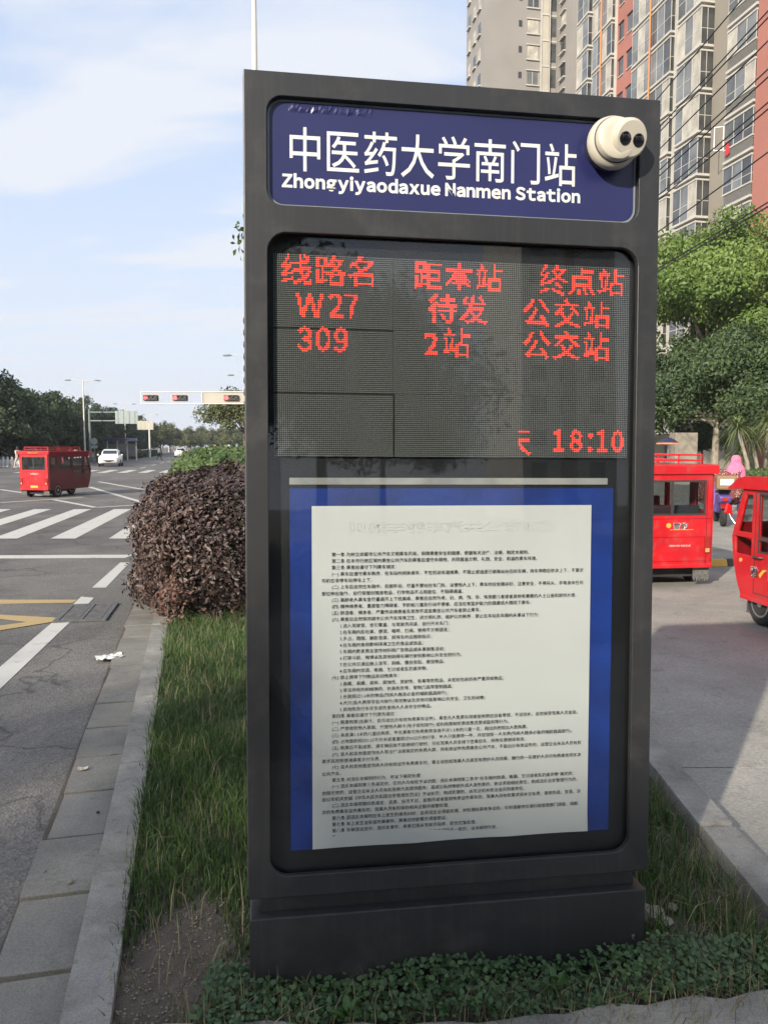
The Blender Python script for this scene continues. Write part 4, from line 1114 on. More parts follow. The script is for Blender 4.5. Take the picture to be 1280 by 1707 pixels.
def make_cart(label, loc, heading, s=1.0, side='red', fringe=False, group=None, rack=True, four=False, plate=True):
    """Three-wheeled electric passenger cart; x forward, y left."""
    c = empty('passenger_cart', loc, (0, 0, R(90) - heading)); c.scale = (s, s, s)
    tag(c, label, 'electric cart', group)
    prof = [(-1.12, .25), (.84, .23), (.93, .40), (1.0, .60), (1.03, .82), (.98, .97), (.86, 1.30), (-1.12, 1.33)]
    holes = [[(-1.03, .88), (-.74, .88), (-.74, 1.26), (-1.03, 1.26)],
             [(-.60, .87), (-.02, .87), (-.02, 1.26), (-.60, 1.26)],
             [(.06, .86), (.58, .86), (.58, 1.26), (.06, 1.26)],
             [(.06, .72), (.58, .72), (.58, .83), (.06, .83)],
             [(.70, .88), (.925, .88), (.80, 1.25), (.70, 1.25)],
             [(.70, .66), (.955, .66), (.97, .83), (.70, .83)]]
    for sgn in (1, -1):
        y0 = 0.525 if sgn == 1 else -0.495
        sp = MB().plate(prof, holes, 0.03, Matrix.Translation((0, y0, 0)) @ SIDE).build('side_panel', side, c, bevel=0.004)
        yg = y0 - 0.014
        for k, h in enumerate(holes):
            MB().plate(h, [], 0.004, Matrix.Translation((0, yg, 0)) @ SIDE).build('side_window', 'cab_glass', c)
        yo = 0.5262 if sgn == 1 else -0.5282
        # rubber window surrounds and the door outline
        m_ = MB()
        for h in holes[:4]:
            a_, b_ = h[0], h[2]
            m_.plate(rect(a_[0] - .012, a_[1] - .012, b_[0] + .012, b_[1] + .012), [rect(a_[0] + .006, a_[1] + .006, b_[0] - .006, b_[1] - .006)], 0.004, Matrix.Translation((0, yo + .002, 0)) @ SIDE)
        m_.build('window_seal', 'housing', c)
        MB().plate(rect(.0, .31, .645, 1.285), [rect(.007, .317, .638, 1.278)], 0.003, Matrix.Translation((0, yo + 0.0026, 0)) @ SIDE).build('door_gap', 'housing', c)
        MB().tube([(.50, yo + sgn * .004, .665), (.52, yo + sgn * .03, .667), (.62, yo + sgn * .03, .667), (.64, yo + sgn * .004, .665)], .010, 8).build('door_handle', 'housing', c)
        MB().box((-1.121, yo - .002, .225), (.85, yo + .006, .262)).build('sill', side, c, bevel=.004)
    # rear wall with two-pane window
    RR = frame_of((-1.12, 0, 0), (0, -1, 0), (0, 0, 1), (-1, 0, 0))
    hw = 0.494
    rear = MB().plate(rect(-hw, .23, hw, 1.332), [rect(-.40, .86, -.008, 1.24), rect(.008, .86, .40, 1.24)], .024, Matrix.Translation((.0, 0, 0)) @ RR).build('rear_panel', 'red', c, bevel=.004)
    MB().plate(rect(-.415, .845, .415, 1.255), [rect(-.394, .866, -.014, 1.234), rect(.014, .866, .394, 1.234)], .006, Matrix.Translation((-.0245, 0, 0)) @ RR).build('rear_window_frame', 'housing', c)
    for s_ in (-1, 1):
        MB().plate(rect(min(.008 * s_, .40 * s_), .86, max(.008 * s_, .40 * s_), 1.24), [], .004, Matrix.Translation((-.01, 0, 0)) @ RR).build('rear_window', 'cab_glass', c)
        yb = s_ * .44
        tl = MB().box((-1.166, yb - .032, .40), (-1.1445, yb + .032, .60)).build('tail_light', 'taillight', c, bevel=.006)
        MB().box((-1.168, yb - .026, .41), (-1.1665, yb + .026, .455)).build('reflector', 'amber', tl)
        MB().box((-1.153, s_ * .36 - .006, .42), (-1.1445, s_ * .36 + .006, .60)).build('rear_rib', 'red', c)
        fl = []
        for k in range(7): fl += [(-.10 + k * .0333, .10), (-.10 + k * .0333 + .0166, .055)]
        MB().plate([(-.10, .22), (.10, .22)] + [(.10, .10)] + [(x_, z_) for x_, z_ in fl[::-1]][1:], [], .006, Matrix.Translation((-1.10, yb - s_ * .04, 0)) @ frame_of((0, 0, 0), (0, -1, 0), (0, 0, 1), (-1, 0, 0))).build('mud_flap', 'flap', c)
        wheel(c, -.72, s_ * .47, .215, .11)
    MB().box((-1.175, -.50, .225), (-1.145, .50, .275)).build('bumper', 'red', c, bevel=.01)
    if plate: MB().plate(rect(-.13, .30, .13, .37), [], .004, Matrix.Translation((-.0245, 0, 0)) @ RR).build('number_plate', 'gold', c)
    for y_ in ((.43, -.43) if four else (0,)): wheel(c, .60 if four else .66, y_, .215, .10)
    # front shell between the sides
    fs = prof[1:6]
    V, F = [], []
    for (x_, z_) in fs: V += [(x_ - .004, -.494, z_), (x_ - .004, 0, z_ - 0.0), (x_ - .004, .494, z_)]
    for k in range(len(fs) - 1):
        for j in range(2): a_ = k * 3 + j; F.append((a_, a_ + 1, a_ + 4, a_ + 3))
    o = mesh_obj('front_shell', V, F, 'red', c); sl = o.modifiers.new('s', 'SOLIDIFY'); sl.thickness = .02
    o = mesh_obj('windscreen', [(.972, -.45, .985), (.972, .45, .985), (.862, .45, 1.285), (.862, -.45, 1.285)], [(0, 1, 2, 3)], 'cab_glass', c)
    for s_ in (-1, 1): MB().lathe([(.06, 0), (.062, .015), (.05, .03), (.001, .034)], 18, frame_of((1.015, s_ * .30, .68), (0, 1, 0), (0, 0, 1), (1, 0, 0))).build('headlight', 'silver', c, True)
    # floor, benches, roof
    MB().box((-1.09, -.49, .24), (.83, .49, .275)).build('floor', 'chassis', c)
    m_ = MB(); m_.box((-1.0, -.46, .10), (-.45, .46, .20)); m_.tube([(-.72, -.47, .215), (-.72, .47, .215)], .03); m_.tube([(-.9, -.3, .2), (-.9, .3, .12)], .02); m_.box((-.5, -.05, .13), (.6, .05, .235)); m_.tube([(.66, -.09, .215), (.66, -.09, .5)], .02); m_.tube([(.66, .09, .215), (.66, .09, .5)], .02); m_.build('chassis', 'chassis', c)
    for (x_, zt) in ((-.9, .95), (.12, 1.0)):
        MB().box((x_ - .06, -.45, .35), (x_, .45, zt)).build('seat_back', 'seat', c, bevel=.03)
        MB().box((x_, -.45, .35), (x_ + .35, .45, .52)).build('seat', 'seat', c, bevel=.03)
    rp_ = [(-1.17, 1.325), (.93, 1.30), (1.08, 1.285), (1.085, 1.30), (.92, 1.40), (.80, 1.425), (-1.14, 1.435), (-1.17, 1.42)]
    MB().plate(rp_, [], 1.11, Matrix.Translation((0, .555, 0)) @ SIDE).build('roof', 'red', c, bevel=.012)
    rk = MB()
    for z_ in (1.48, 1.545):
        rk.tube([(-1.0, -.42, z_), (.6, -.42, z_), (.6, .42, z_), (-1.0, .42, z_), (-1.0, -.42, z_)], .011, 6)
    for x_ in (-1.0, -.45, .1, .6):
        for y_ in (-.42, .42): rk.tube([(x_, y_, 1.42), (x_, y_, 1.55)], .010, 6)
    for y_ in (-.25, 0, .25): rk.tube([(-1.0, y_, 1.48), (.6, y_, 1.48)], .008, 6)
    if rack: rk.build('roof_rack', 'red', c)
    if fringe:
        for sgn in (-1, 1): MB().box((-1.12, sgn * .557, 1.24), (.86, sgn * .563, 1.40)).build('roof_fringe', 'fringe', c)
    mr = MB(); mr.tube([(.97, .51, .92), (1.03, .54, 1.0), (1.05, .56, 1.06)], .006, 6); mr.build('mirror_arm', 'silver', c)
    MB().plate([(.515, 1.02), (.60, 1.05), (.575, 1.15), (.525, 1.12)], [], .03, frame_of((1.04, 0, 0), (0, 1, 0), (0, 0, 1), (1, 0, 0))).build('mirror', 'red', c, bevel=.008)
    return c


ca = make_cart('red passenger cart crossing the junction with shade painted into its sides', G(88, 828, ROAD_Z) + Vector((-.10, .75, 0)), R(14), 1.10, 'maroon_shaded_red', True)
decal(ca, '乘客自觉投币', -.16, .16, 1.355, 1.39, 'gold', 'rear', .052)
decal(ca, '文明出行', -.13, .16, .70, .76, 'sign_white', 'rear', .026)
cb = make_cart('red passenger cart parked in the yard with rear window facing the sign', Vector((3.34, 10.80, YARD_Z)), R(-7), 1.04, plate=False)
v, f = text_fit('雪豹', .02, .20, .68, .76, offset=.055, res=2); MB().add([(-1.12 - .0252, -p.x, p.y) for p in v], f).build('lettering_outline', 'sign_white', cb)
decal(cb, '雪豹', .022, .198, .682, .758, 'ink', 'rear', .0258, offset=.012)
decal(cb, '绿色环保 享受生活', -.02, .24, .475, .498, 'sign_white', 'rear', .0255)
MB().lathe([(.03, 0), (.028, .002), (.0005, .0024)], 20, frame_of((-1.1446, .035, .725), (0, 1, 0), (0, 0, 1), (-1, 0, 0))).build('emblem', 'gold', cb)
MB().box((-1.1462, -.27, .672), (-1.1446, .02, .678)).build('gold_stripe', 'gold', cb)
for z_ in (.30, .585, .80): MB().box((-1.1452, -.485, z_), (-1.1444, .485, z_ + .005)).build('panel_seam', 'maroon_shaded_red', cb)
MB().box((-1.1452, -.434, .23), (-1.1444, -.428, 1.25)).build('panel_seam', 'maroon_shaded_red', cb)
cc_ = make_cart('red passenger cart nearest the edging, nose and left door beside the sign', Vector((4.15, 7.0, YARD_Z)), R(-8), 1.0, rack=False, four=True)
for ch, xa in (('雅', .70), ('耐', .42)):
    v, f = text_fit(ch, -xa, -xa + .13, .46, .57, offset=.045, res=2); MB().add([(-p.x, .5275, p.y) for p in v], f).build('lettering_outline', 'sign_white', cc_)
    decal(cc_, ch, -xa + .004, -xa + .126, .464, .566, 'ink', 'side', .0032, offset=.01)
MB().plate([(.56, .50), (.50, .555), (.44, .56), (.49, .525), (.54, .47)], [], .003, Matrix.Translation((0, .5285, 0)) @ SIDE).build('swoosh', 'gold', cc_)
MB().lathe([(.022, 0), (.02, .008), (.001, .01)], 16, frame_of((.86, .526, .60), (1, 0, 0), (0, 0, 1), (0, 1, 0))).build('side_marker', 'amber', cc_)


# ================================================================== CARS
def ring(hw, z0, z1, r_, n=4):
    pts = rrect(-hw, z0, hw, z1, r_, n); return pts


def loft(secs, mat_name, name, parent, smooth=True):
    V, F = [], []
    for (x_, hw, z0, z1, r_) in secs:
        pts = ring(hw, z0, z1, r_); k = len(pts)
        V += [(x_, y_, z_) for y_, z_ in pts]
    for i in range(len(secs) - 1):
        for j in range(k):
            a_, b_ = i * k + j, i * k + (j + 1) % k; F.append((a_, b_, b_ + k, a_ + k))
    F.append(tuple(range(k))[::-1]); F.append(tuple((len(secs) - 1) * k + j for j in range(k)))
    return mesh_obj(name, V, F, mat_name, parent, smooth)


def make_car(label, loc, heading, group=None, mat_='white_paint'):
    c = empty('parked_car' if group else 'sedan_car', loc, (0, 0, R(90) - heading)); tag(c, label, 'car', group)
    loft([(-2.2, .70, .38, .82, .1), (-2.1, .82, .28, .93, .14), (-1.4, .88, .22, .97, .16), (0, .89, .20, .95, .16), (.9, .89, .20, .93, .16), (1.6, .87, .22, .86, .16), (2.05, .80, .24, .74, .14), (2.22, .66, .32, .62, .1)], mat_, 'body', c)
    loft([(-1.75, .62, .86, .95, .03), (-1.15, .66, .86, 1.36, .16), (-.6, .64, .86, 1.45, .18), (.1, .64, .86, 1.44, .18), (.45, .66, .86, 1.34, .16), (1.15, .70, .86, .93, .03)], mat_, 'cabin', c)
    mesh_obj('windscreen', [(1.08, -.60, .96), (1.08, .60, .96), (.50, .53, 1.345), (.50, -.53, 1.345)], [(0, 1, 2, 3)], 'car_glass', c)
    mesh_obj('rear_screen', [(-1.66, .52, .99), (-1.66, -.52, .99), (-1.20, -.50, 1.345), (-1.20, .50, 1.345)], [(0, 1, 2, 3)], 'car_glass', c)
    for s_ in (-1, 1):
        mesh_obj('side_window', [(-1.2, s_ * .672, .97), (.72, s_ * .694, .97), (.36, s_ * .672, 1.30), (-.95, s_ * .668, 1.33)], [(0, 1, 2, 3)], 'car_glass', c)
        MB().box((2.02, s_ * .60 - .15, .56), (2.16, s_ * .60 + .12, .70)).build('headlight', 'silver', c, bevel=.03)
        MB().box((.62, s_ * .90, .92), (.76, s_ * 1.04, 1.04)).build('mirror', mat_, c, bevel=.03)
        for x_ in (-1.35, 1.35): wheel(c, x_, s_ * .80, .31, .2)
    MB().box((2.13, -.42, .46), (2.235, .42, .56)).build('grille', 'housing', c, bevel=.02)
    MB().box((2.10, -.55, .28), (2.20, .55, .38)).build('air_intake', 'housing', c, bevel=.02)
    MB().box((2.236, -.22, .40), (2.245, .22, .46)).build('number_plate', 'navy', c)
    return c


make_car('white saloon car driving toward the junction past the street lamp', G(172, 778, ROAD_Z) + Vector((0, 2, 0)), R(180 - 14))
for px_, d_, lb in ((302, 120, 'white car waiting far down the road behind the hedge'), (365, 105, 'white car far off in the nearer lane behind the hedge'), (385, 112, 'pale car beside another, far off behind the hedge')):
    p = D(px_, 743, d_); make_car(lb, (p.x, p.y, ROAD_Z), R(180 - 11))


# ================================================================== POLES, SIGNALS, SIGNS
def lamp_post(loc, h, arms, label, group, r_=.09):
    l_ = empty('street_lamp', loc); tag(l_, label, 'street lamp', group)
    MB().tube([(0, 0, -.1), (0, 0, h * .5), (0, 0, h)], [r_ * 1.1, r_ * .85, r_ * .6], 12).build('pole', 'pole_white', l_, True)
    MB().box((-r_ * 1.6, -r_ * 1.6, -.1), (r_ * 1.6, r_ * 1.6, .25)).build('base', 'pole_white', l_, bevel=.01)
    for s_ in arms:
        d = ROAD_N * s_
        a_ = Vector((0, 0, h - .12)); b_ = a_ + d * 1.15 + Vector((0, 0, .12)); e_ = a_ + d * 1.75 + Vector((0, 0, .10))
        MB().tube([a_, a_.lerp(b_, .5) + Vector((0, 0, .06)), b_], [.035, .03, .028], 8).build('arm', 'pole_white', l_)
        hd_ = MB(); hd_.tube([b_ - d * .05, b_ + d * .15, e_ - d * .1, e_], [.035, .075, .07, .03], 10); hd_.build('lamp_head', 'pole_grey', l_, True)
    return l_


GL = 'double-arm street lamps along the road'
for k, (px_, d_) in enumerate(((142, 82), (210, 128), (252, 172), (282, 225))):
    p = D(px_, 743, d_)
    lamp_post((p.x, p.y, ROAD_Z), 8.4, (-1, 1), ['white double-arm street lamp beside the overhead road sign pole', 'second white double-arm lamp of the row, behind the overhead road sign', 'third white double-arm lamp of the row, past the pale sign board', 'farthest white double-arm lamp of the row'][k], GL)
p = D(433, 743, 12.2); lamp_post((p.x, p.y, -.05), 9.6, (-1,), 'tall white street lamp pole rising just behind the stop sign', None, .055)
for k, (px_, d_) in enumerate(((415, 58), (413, 74))):
    p = D(px_, 743, d_); lamp_post((p.x, p.y, ROAD_Z), 8.2, (-1, 1), ['street lamp beyond the hedge whose arm pokes out past the stop sign', 'farther street lamp beyond the hedge with a lower arm past the stop sign'][k], 'street lamps mostly hidden behind the stop sign')

# traffic signal gantry
sg = empty('traffic_signal', tuple(D(430, 743, 55)[:2]) + (ROAD_Z,)); tag(sg, 'horizontal traffic signal arm with three red lit heads', 'traffic signal')
MB().tube([(0, 0, -.1), (0, 0, 6.4)], [.16, .12], 12).build('pole', 'pole_white', sg, True)
tz, bz = 5.42, 4.62
for z_ in (tz, bz): MB().tube([(0, 0, z_), (-7.95, 0, z_)], [.045, .03], 8).build('arm', 'pole_white', sg)
MB().box((-7.97, -.03, bz - .04), (-7.90, .03, tz + .04)).build('arm_end', 'pole_white', sg)
MB().box((-3.75, .03, bz + .05), (-.2, .06, tz - .05)).build('back_plate', 'beige', sg)
MB().box((-3.79, -.03, bz), (-3.73, .03, tz)).build('arm_strut', 'pole_white', sg)
for k, (x_, kind_) in enumerate(((-7.75, 'arrow'), (-5.75, 'ball'), (-2.25, 'ball'))):
    hdx = MB().box((x_, -.16, 4.84), (x_ + .96, .01, 5.20)).build('signal_head', 'housing', sg, bevel=.02)
    MB().box((x_ - .06, .012, 4.78), (x_ + 1.02, .026, 5.26)).build('signal_board', 'beige', hdx)
    for j in range(3):
        c0 = Vector((x_ + .17 + j * .31, -.162, 5.02))
        on = (j == 0)
        ax = frame_of(c0, (1, 0, 0), (0, 0, 1), (0, -1, 0))
        if on and kind_ == 'arrow':
            MB().plate([(-.15, 0), (-.02, .13), (-.02, .05), (.14, .05), (.14, -.05), (-.02, -.05), (-.02, -.13)], [], .008, ax).build('lit_arrow', 'lamp_red', hdx)
        else:
            MB().lathe([(.152, 0), (.14, .012), (.001, .02)], 20, ax).build('lit_lens' if on else 'lens', 'lamp_red' if on else 'lamp_off', hdx, True)
        MB().plate([(.155 * math.cos(R(a_)), .155 * math.sin(R(a_))) for a_ in range(0, 181, 20)] + [(.145 * math.cos(R(a_)), .145 * math.sin(R(a_))) for a_ in range(180, -1, -20)], [], .10, ax).build('visor', 'housing', hdx)


def gantry_sign(loc, h, reach, bw, bh, zc, label, mast='pole_grey', mirror=1, board='sign_back', rails=True):
    s_ = empty('overhead_sign', loc); tag(s_, label, 'road sign')
    MB().tube([(0, 0, -.1), (0, 0, h)], [.14, .11], 10).build('mast', mast, s_, True)
    if rails:
        for z_ in (zc + bh * .38, zc - bh * .28): MB().tube([(0, 0, z_), (reach, 0, z_)], [.08, .06], 8).build('arm', mast, s_)
    x0 = reach - bw * .92
    MB().box((x0, -.10, zc - bh / 2), (x0 + bw, -.075, zc + bh / 2)).build('sign_panel', board, s_)
    for k in range(4):
        x_ = x0 + bw * (k + .5) / 4; MB().box((x_ - .03, -.13, zc - bh * .47), (x_ + .03, -.1005, zc + bh * .47)).build('stiffener', mast, s_)
    return s_


p = D(151, 743, 84); gantry_sign((p.x, p.y, ROAD_Z), 5.6, 4.9, 2.35, 1.35, 4.72, 'green-grey back of an overhead road sign on a cantilever arm')
p = D(250, 743, 118)
gantry_sign((p.x, p.y, ROAD_Z), 5.0, .45, 2.4, 1.3, 4.75, 'pale back of a road sign board on a striped post', 'pole_white', 1, 'beige', False)
rs_ = empty('round_sign', tuple(D(158, 743, 76)[:2]) + (ROAD_Z,)); tag(rs_, 'round grey back of a traffic sign on a thin post behind the white car', 'road sign')
MB().tube([(0, 0, -.1), (0, 0, 2.5)], .04, 8).build('post', 'pole_grey', rs_)
MB().lathe([(.32, 0), (.32, .02), (.001, .021)], 28, frame_of((0, -.06, 2.15), (1, 0, 0), (0, 0, 1), (0, -1, 0))).build('disc', 'sign_back', rs_)
MB().box((-.30, -.07, 1.50), (.30, -.05, 1.78)).build('name_plate', 'sign_back', rs_)

# white fence with dark diamond panels, bollards, shelter
fence = empty('fence', (-33.5, 60, ROAD_Z), (0, 0, ROAD_ANG)); tag(fence, 'long white-framed fence with dark panels under the street trees', 'fence')
for k in range(44):
    y_ = -10 + k * 2.2
    MB().box((-.12, y_ - .14, -.1), (.12, y_ + .14, 1.45)).build('fence_post', 'white_paint', fence)
    if k < 43:
        MB().box((-.04, y_ + .2, .18), (.04, y_ + 2.0, .98)).build('fence_panel', 'white_paint', fence)
        if k < 30:
            MB().plate([(-.35, .58), (0, .22), (.35, .58), (.18, .86), (0, .74), (-.18, .86)], [], .012, frame_of((.042, y_ + 1.1, 0), (0, 1, 0), (0, 0, 1), (1, 0, 0))).build('heart_motif', 'blue_roof', fence)
fx = empty('fence', G(0, 776, ROAD_Z) + Vector((-14, 4.5, 0)), (0, 0, R(-2))); tag(fx, 'white panel fence with dark heart motifs behind the bollards', 'fence')
for k in range(9):
    x_ = k * 1.9
    MB().box((x_, -.04, -.1), (x_ + 1.25, .04, 1.55)).build('fence_panel', 'white_paint', fx)
    MB().plate([(-.3, 1.0), (0, .42), (.3, 1.0), (.17, 1.25), (0, 1.12), (-.17, 1.25)], [], .014, frame_of((x_ + .62, -.042, 0), (1, 0, 0), (0, 0, 1), (0, -1, 0))).build('heart_motif', 'blue_roof', fx)
bl = None
for k in range(7):
    p = G(-8 + k * 7.3, 779, ROAD_Z)
    if bl is None:
        bl = MB().lathe([(.20, -.05), (.20, .06), (.15, .12), (.19, .3), (.205, .42), (.17, .58), (.10, .66), (.075, .72), (.09, .78), (.07, .85), (.02, .88)], 18).build('bollard', 'white_paint', None, True); o = bl
    else: o = bl.copy(); col.objects.link(o)
    o.location = p; tag(o, 'white rounded bollard in the row before the heart fence', 'bollard', 'white bollards before the heart fence')
sh = empty('bus_shelter', tuple(D(176, 743, 92)[:2]) + (ROAD_Z,), (0, 0, ROAD_ANG)); tag(sh, 'small blue-roofed bus shelter behind the white car', 'bus shelter')
MB().plate([(-.2, 2.3), (3.6, 2.3), (3.4, 2.62), (0, 2.62)], [], 1.4, Matrix.Translation((0, .7, 0)) @ SIDE).build('roof', 'blue_roof', sh)
for x_ in (.1, 1.2, 2.3, 3.3): MB().box((x_, .4, -.1), (x_ + .14, .54, 2.3)).build('post', 'white_paint', sh)
MB().box((.25, .46, .5), (3.3, .50, 2.0)).build('back_panel', 'pane', sh)
fb = empty('distant_building', tuple(D(352, 743, 300)[:2]) + (ROAD_Z,)); tag(fb, 'small far-off block with an orange wall at the end of the road', 'building')
MB().box((0, 0, 0), (2.6, 8, 7.2)).build('wall', 'brick_block', fb); MB().box((2.62, 0, 0), (10, 8, 6.0)).build('wall', 'sign_back', fb)
MB().box((-.4, -.4, 7.2), (3.0, 8, 7.6)).build('roof', 'trim', fb)
for k in range(5):
    for j in range(2): MB().box((3.3 + k * 1.3, -.05, 1.6 + j * 2.1), (4.1 + k * 1.3, .05, 2.9 + j * 2.1)).build('window', 'white_paint', fb)

# roadside low shrubs under the trees
for k, lb in enumerate(('low dark clipped shrub row under the street trees beyond the bus shelter', 'low dark clipped shrub row under the street trees farther down the road')):
    o = Vector((-27.5, 70, 0)) + ROAD_D * (12 + 34 * k)
    hedge('shrub', lb, 'leaf_dark', [o, o + ROAD_N * 1.6, o + ROAD_N * 1.6 + ROAD_D * 32, o + ROAD_D * 32], .8, 5000, .28, .05, 'hedge', stems=False)
# power cables over the yard: from the pole far ahead to the one behind
CX_ = 8.25
hts = (7.95, 8.92, 8.98, 9.66, 9.74, 10.4, 10.8, 11.1, 11.9, 6.9, 6.75)
def util_pole(y, label):
    p_ = empty('utility_pole', (CX_ - .03 * (y - 20), y, YARD_Z)); tag(p_, label, 'utility pole')
    MB().tube([(0, 0, -.2), (0, 0, 12.6)], [.18, .12], 14).build('post', 'stone', p_, True)
    for z_ in (8, 9, 9.8, 10.6, 11.3, 12): MB().box((-.7, -.05, z_ - .05), (.7, .05, z_ + .05)).build('cross_arm', 'iron', p_)
util_pole(62, 'concrete utility pole hidden behind the stop sign carrying the cables'); util_pole(-12.5, 'concrete utility pole with cross arms facing the sign front')
for k, z_ in enumerate(hts):
    pts = []
    for j in range(25):
        f_ = j / 24; y_ = -12.5 + 74.5 * f_
        pts.append((CX_ - .03 * (y_ - 20) + (.0, .05, -.05, .1)[k % 4], y_, z_ + .45 - 1.15 * 4 * f_ * (1 - f_) * .45 + .06))
    tag(MB().tube(pts, .017, 5).build('power_cable', 'cable'), 'black power cable strung across the apartment front above the yard', 'cable', 'power cables over the yard')


# ================================================================== APARTMENT BUILDINGS
FLOOR = 2.9
BANG = ROAD_ANG                                   # facades run with the road: local x = away from the road, local y = along it


def share(o, parent, loc):
    c = o.copy(); col.objects.link(c); c.parent = parent; c.location = loc; return c


apt = empty('apartment_building', (23.96, 52.0, YARD_Z), (0, 0, BANG)); tag(apt, 'tall taupe and red apartment block with glazed balconies beside the yard', 'building')
TOPZ = 62


def wall(parent, name, mat, x0, x1, y0, y1, z0=0, z1=TOPZ): return MB().box((x0, y0, z0), (x1, y1, z1)).build(name, mat, parent)


wall(apt, 'red_wall', 'wall_red', -.75, 14, -18, -0.01)
wall(apt, 'wall', 'wall_taupe', .25, 14, 0, 3.1); wall(apt, 'wall', 'wall_taupe', 0, 14, 3.11, 5.9); wall(apt, 'wall', 'wall_taupe', .4, 14, 5.91, 9.1)
wall(apt, 'wall', 'beige', .55, 14, 9.11, 10.0); wall(apt, 'wall', 'beige', .3, 14, 10.01, 16.1)
wall(apt, 'red_wall', 'wall_red', -.35, 14, 16.3, 19.7); wall(apt, 'wall', 'beige', .3, 14, 19.71, 23.6); wall(apt, 'wall', 'trim', -.25, 14, 23.61, 24.5); wall(apt, 'wall', 'beige', .25, 14, 24.51, 27.0)
for y_ in (9.02, 9.95, 19.66): MB().box((-.55, y_, 0), (-.35 if y_ > 19 else .2, y_ + .14, TOPZ)).build('pilaster', 'trim', apt)
for y_, x_ in ((16.2, -.42), (16.42, -.42), (12.9, -1.02), (21.6, -.95)): MB().tube([(x_, y_, 4), (x_, y_, TOPZ)], .07, 8).build('drain_pipe', 'pipe', apt)


def balcony(parent, y0, y1, z0, proj, x_in, first, kind='glass', proto={}):
    """One glazed balcony: slab, head beam, panes, frame, end pane (near end)."""
    key = (round(y1 - y0, 2), proj, kind, round(x_in, 2))
    L = y1 - y0
    b = empty('balcony', (0, y0, z0), parent=parent)
    if key not in proto:
        ps = []
        bot = .0
        ps.append(MB().box((-proj - .06, -.03, -.16), (x_in, L + .03, .0)).build('slab', 'trim', b))
        ps.append(MB().box((-proj - .05, -.025, 2.42), (x_in, L + .025, 2.54)).build('head_beam', 'trim', b))
        lo = .72 if kind == 'louvre' else .0
        if kind == 'louvre':
            for k in range(7): ps.append(MB().box((-proj, .0, .06 + k * .09), (-proj + .05, L, .10 + k * .09)).build('louvre_slat', 'louvre', b))
            for k in range(7): ps.append(MB().box((-proj + .06, -.0, .06 + k * .09), (x_in, .05, .10 + k * .09)).build('louvre_slat', 'louvre', b))
            ps.append(MB().box((-proj - .05, -.025, .70), (x_in, L + .025, .80)).build('sill', 'trim', b))
            ps.append(MB().box((-proj + .1, .08, .02), (x_in, L - .05, .69)).build('louvre_back', 'pane_dark', b))
            lo = .80
        nb = max(2, int(round(L / 1.0)))
        fm = MB()
        for k in range(nb + 1):
            yy = L * k / nb; fm.box((-proj - .015, max(yy - .025, 0), lo), (-proj + .035, min(yy + .025, L), 2.42))
        fm.box((-proj - .0148, .03, 1.02 if kind != 'louvre' else 1.3), (-proj + .0348, L - .03, 1.06 if kind != 'louvre' else 1.34))
        fm.box((-proj * .5 - .02, -.012, lo), (-proj * .5 + .02, .03, 2.42)); fm.box((-proj + .04, -.0118, 1.02 if kind != 'louvre' else 1.3), (x_in, .0298, 1.06 if kind != 'louvre' else 1.34))
        ps.append(fm.build('window_frame', 'trim', b))
        for k in range(nb):
            ps.append(MB().box((-proj, L * k / nb + .03, lo), (-proj + .02, L * (k + 1) / nb - .03, 2.42)).build('pane', ('pane', 'curtain', 'pane', 'pane_dark')[(k + int(L * 7)) % 4], b))
        ps.append(MB().box((-proj + .04, .002, lo), (x_in, .02, 2.42)).build('end_pane', 'pane_dark', b))
        proto[key] = ps
    else:
        for o in proto[key]:
            c = share(o, b, o.location)
            if o.name.startswith('pane') and random.random() < .5:
                c.material_slots[0].link = 'OBJECT'; c.material_slots[0].material = MT[random.choice(['pane', 'pane_dark', 'curtain', 'pane'])]
    return b


for fl in range(1, 19):
    z_ = fl * FLOOR + .2
    vis = fl <= 17
    balcony(apt, .05, 3.05, z_, .80, .24, fl == 1, 'louvre')
    balcony(apt, 5.95, 9.0, z_ + .3, .95, .39, fl == 1)
    balcony(apt, 10.1, 16.0, z_ + .3, .85, .29, fl == 1)
    balcony(apt, 19.85, 23.5, z_ + .3, .8, .29, fl == 1)
    balcony(apt, 24.55, 26.9, z_ + .3, .8, .24, fl == 1)
    for y_ in (17.0, 18.5):
        w_ = MB().box((-.36, y_, z_ + .95), (-.34, y_ + .8, z_ + 2.35)).build('window', 'pane_dark', apt)
        MB().box((-.47, y_ - .08, z_ + 2.36), (-.351, y_ + .88, z_ + 2.44)).build('lintel', 'wall_red', w_)
        MB().box((-.43, y_ - .06, z_ + .87), (-.351, y_ + .86, z_ + .949)).build('sill', 'trim', w_)
# opened casement and a red cloth hung out
MB().plate(rect(0, 0, .62, 1.55), [rect(.05, .05, .57, 1.5)], .05, frame_of((-.86, 3.03, 7 * FLOOR + 1.02), (-.85, .5, 0), (0, 0, 1), (.5, .85, 0))).build('open_casement', 'white_paint', apt)
MB().plate([(0, 0), (.16, .85), (.3, .8), (.46, .05), (.24, -.05)], [], .03, frame_of((-.92, 2.75, 7 * FLOOR + .55), (.1, -.99, 0), (0, 0, 1), (-1, 0, 0))).build('hanging_cloth', 'red', apt)

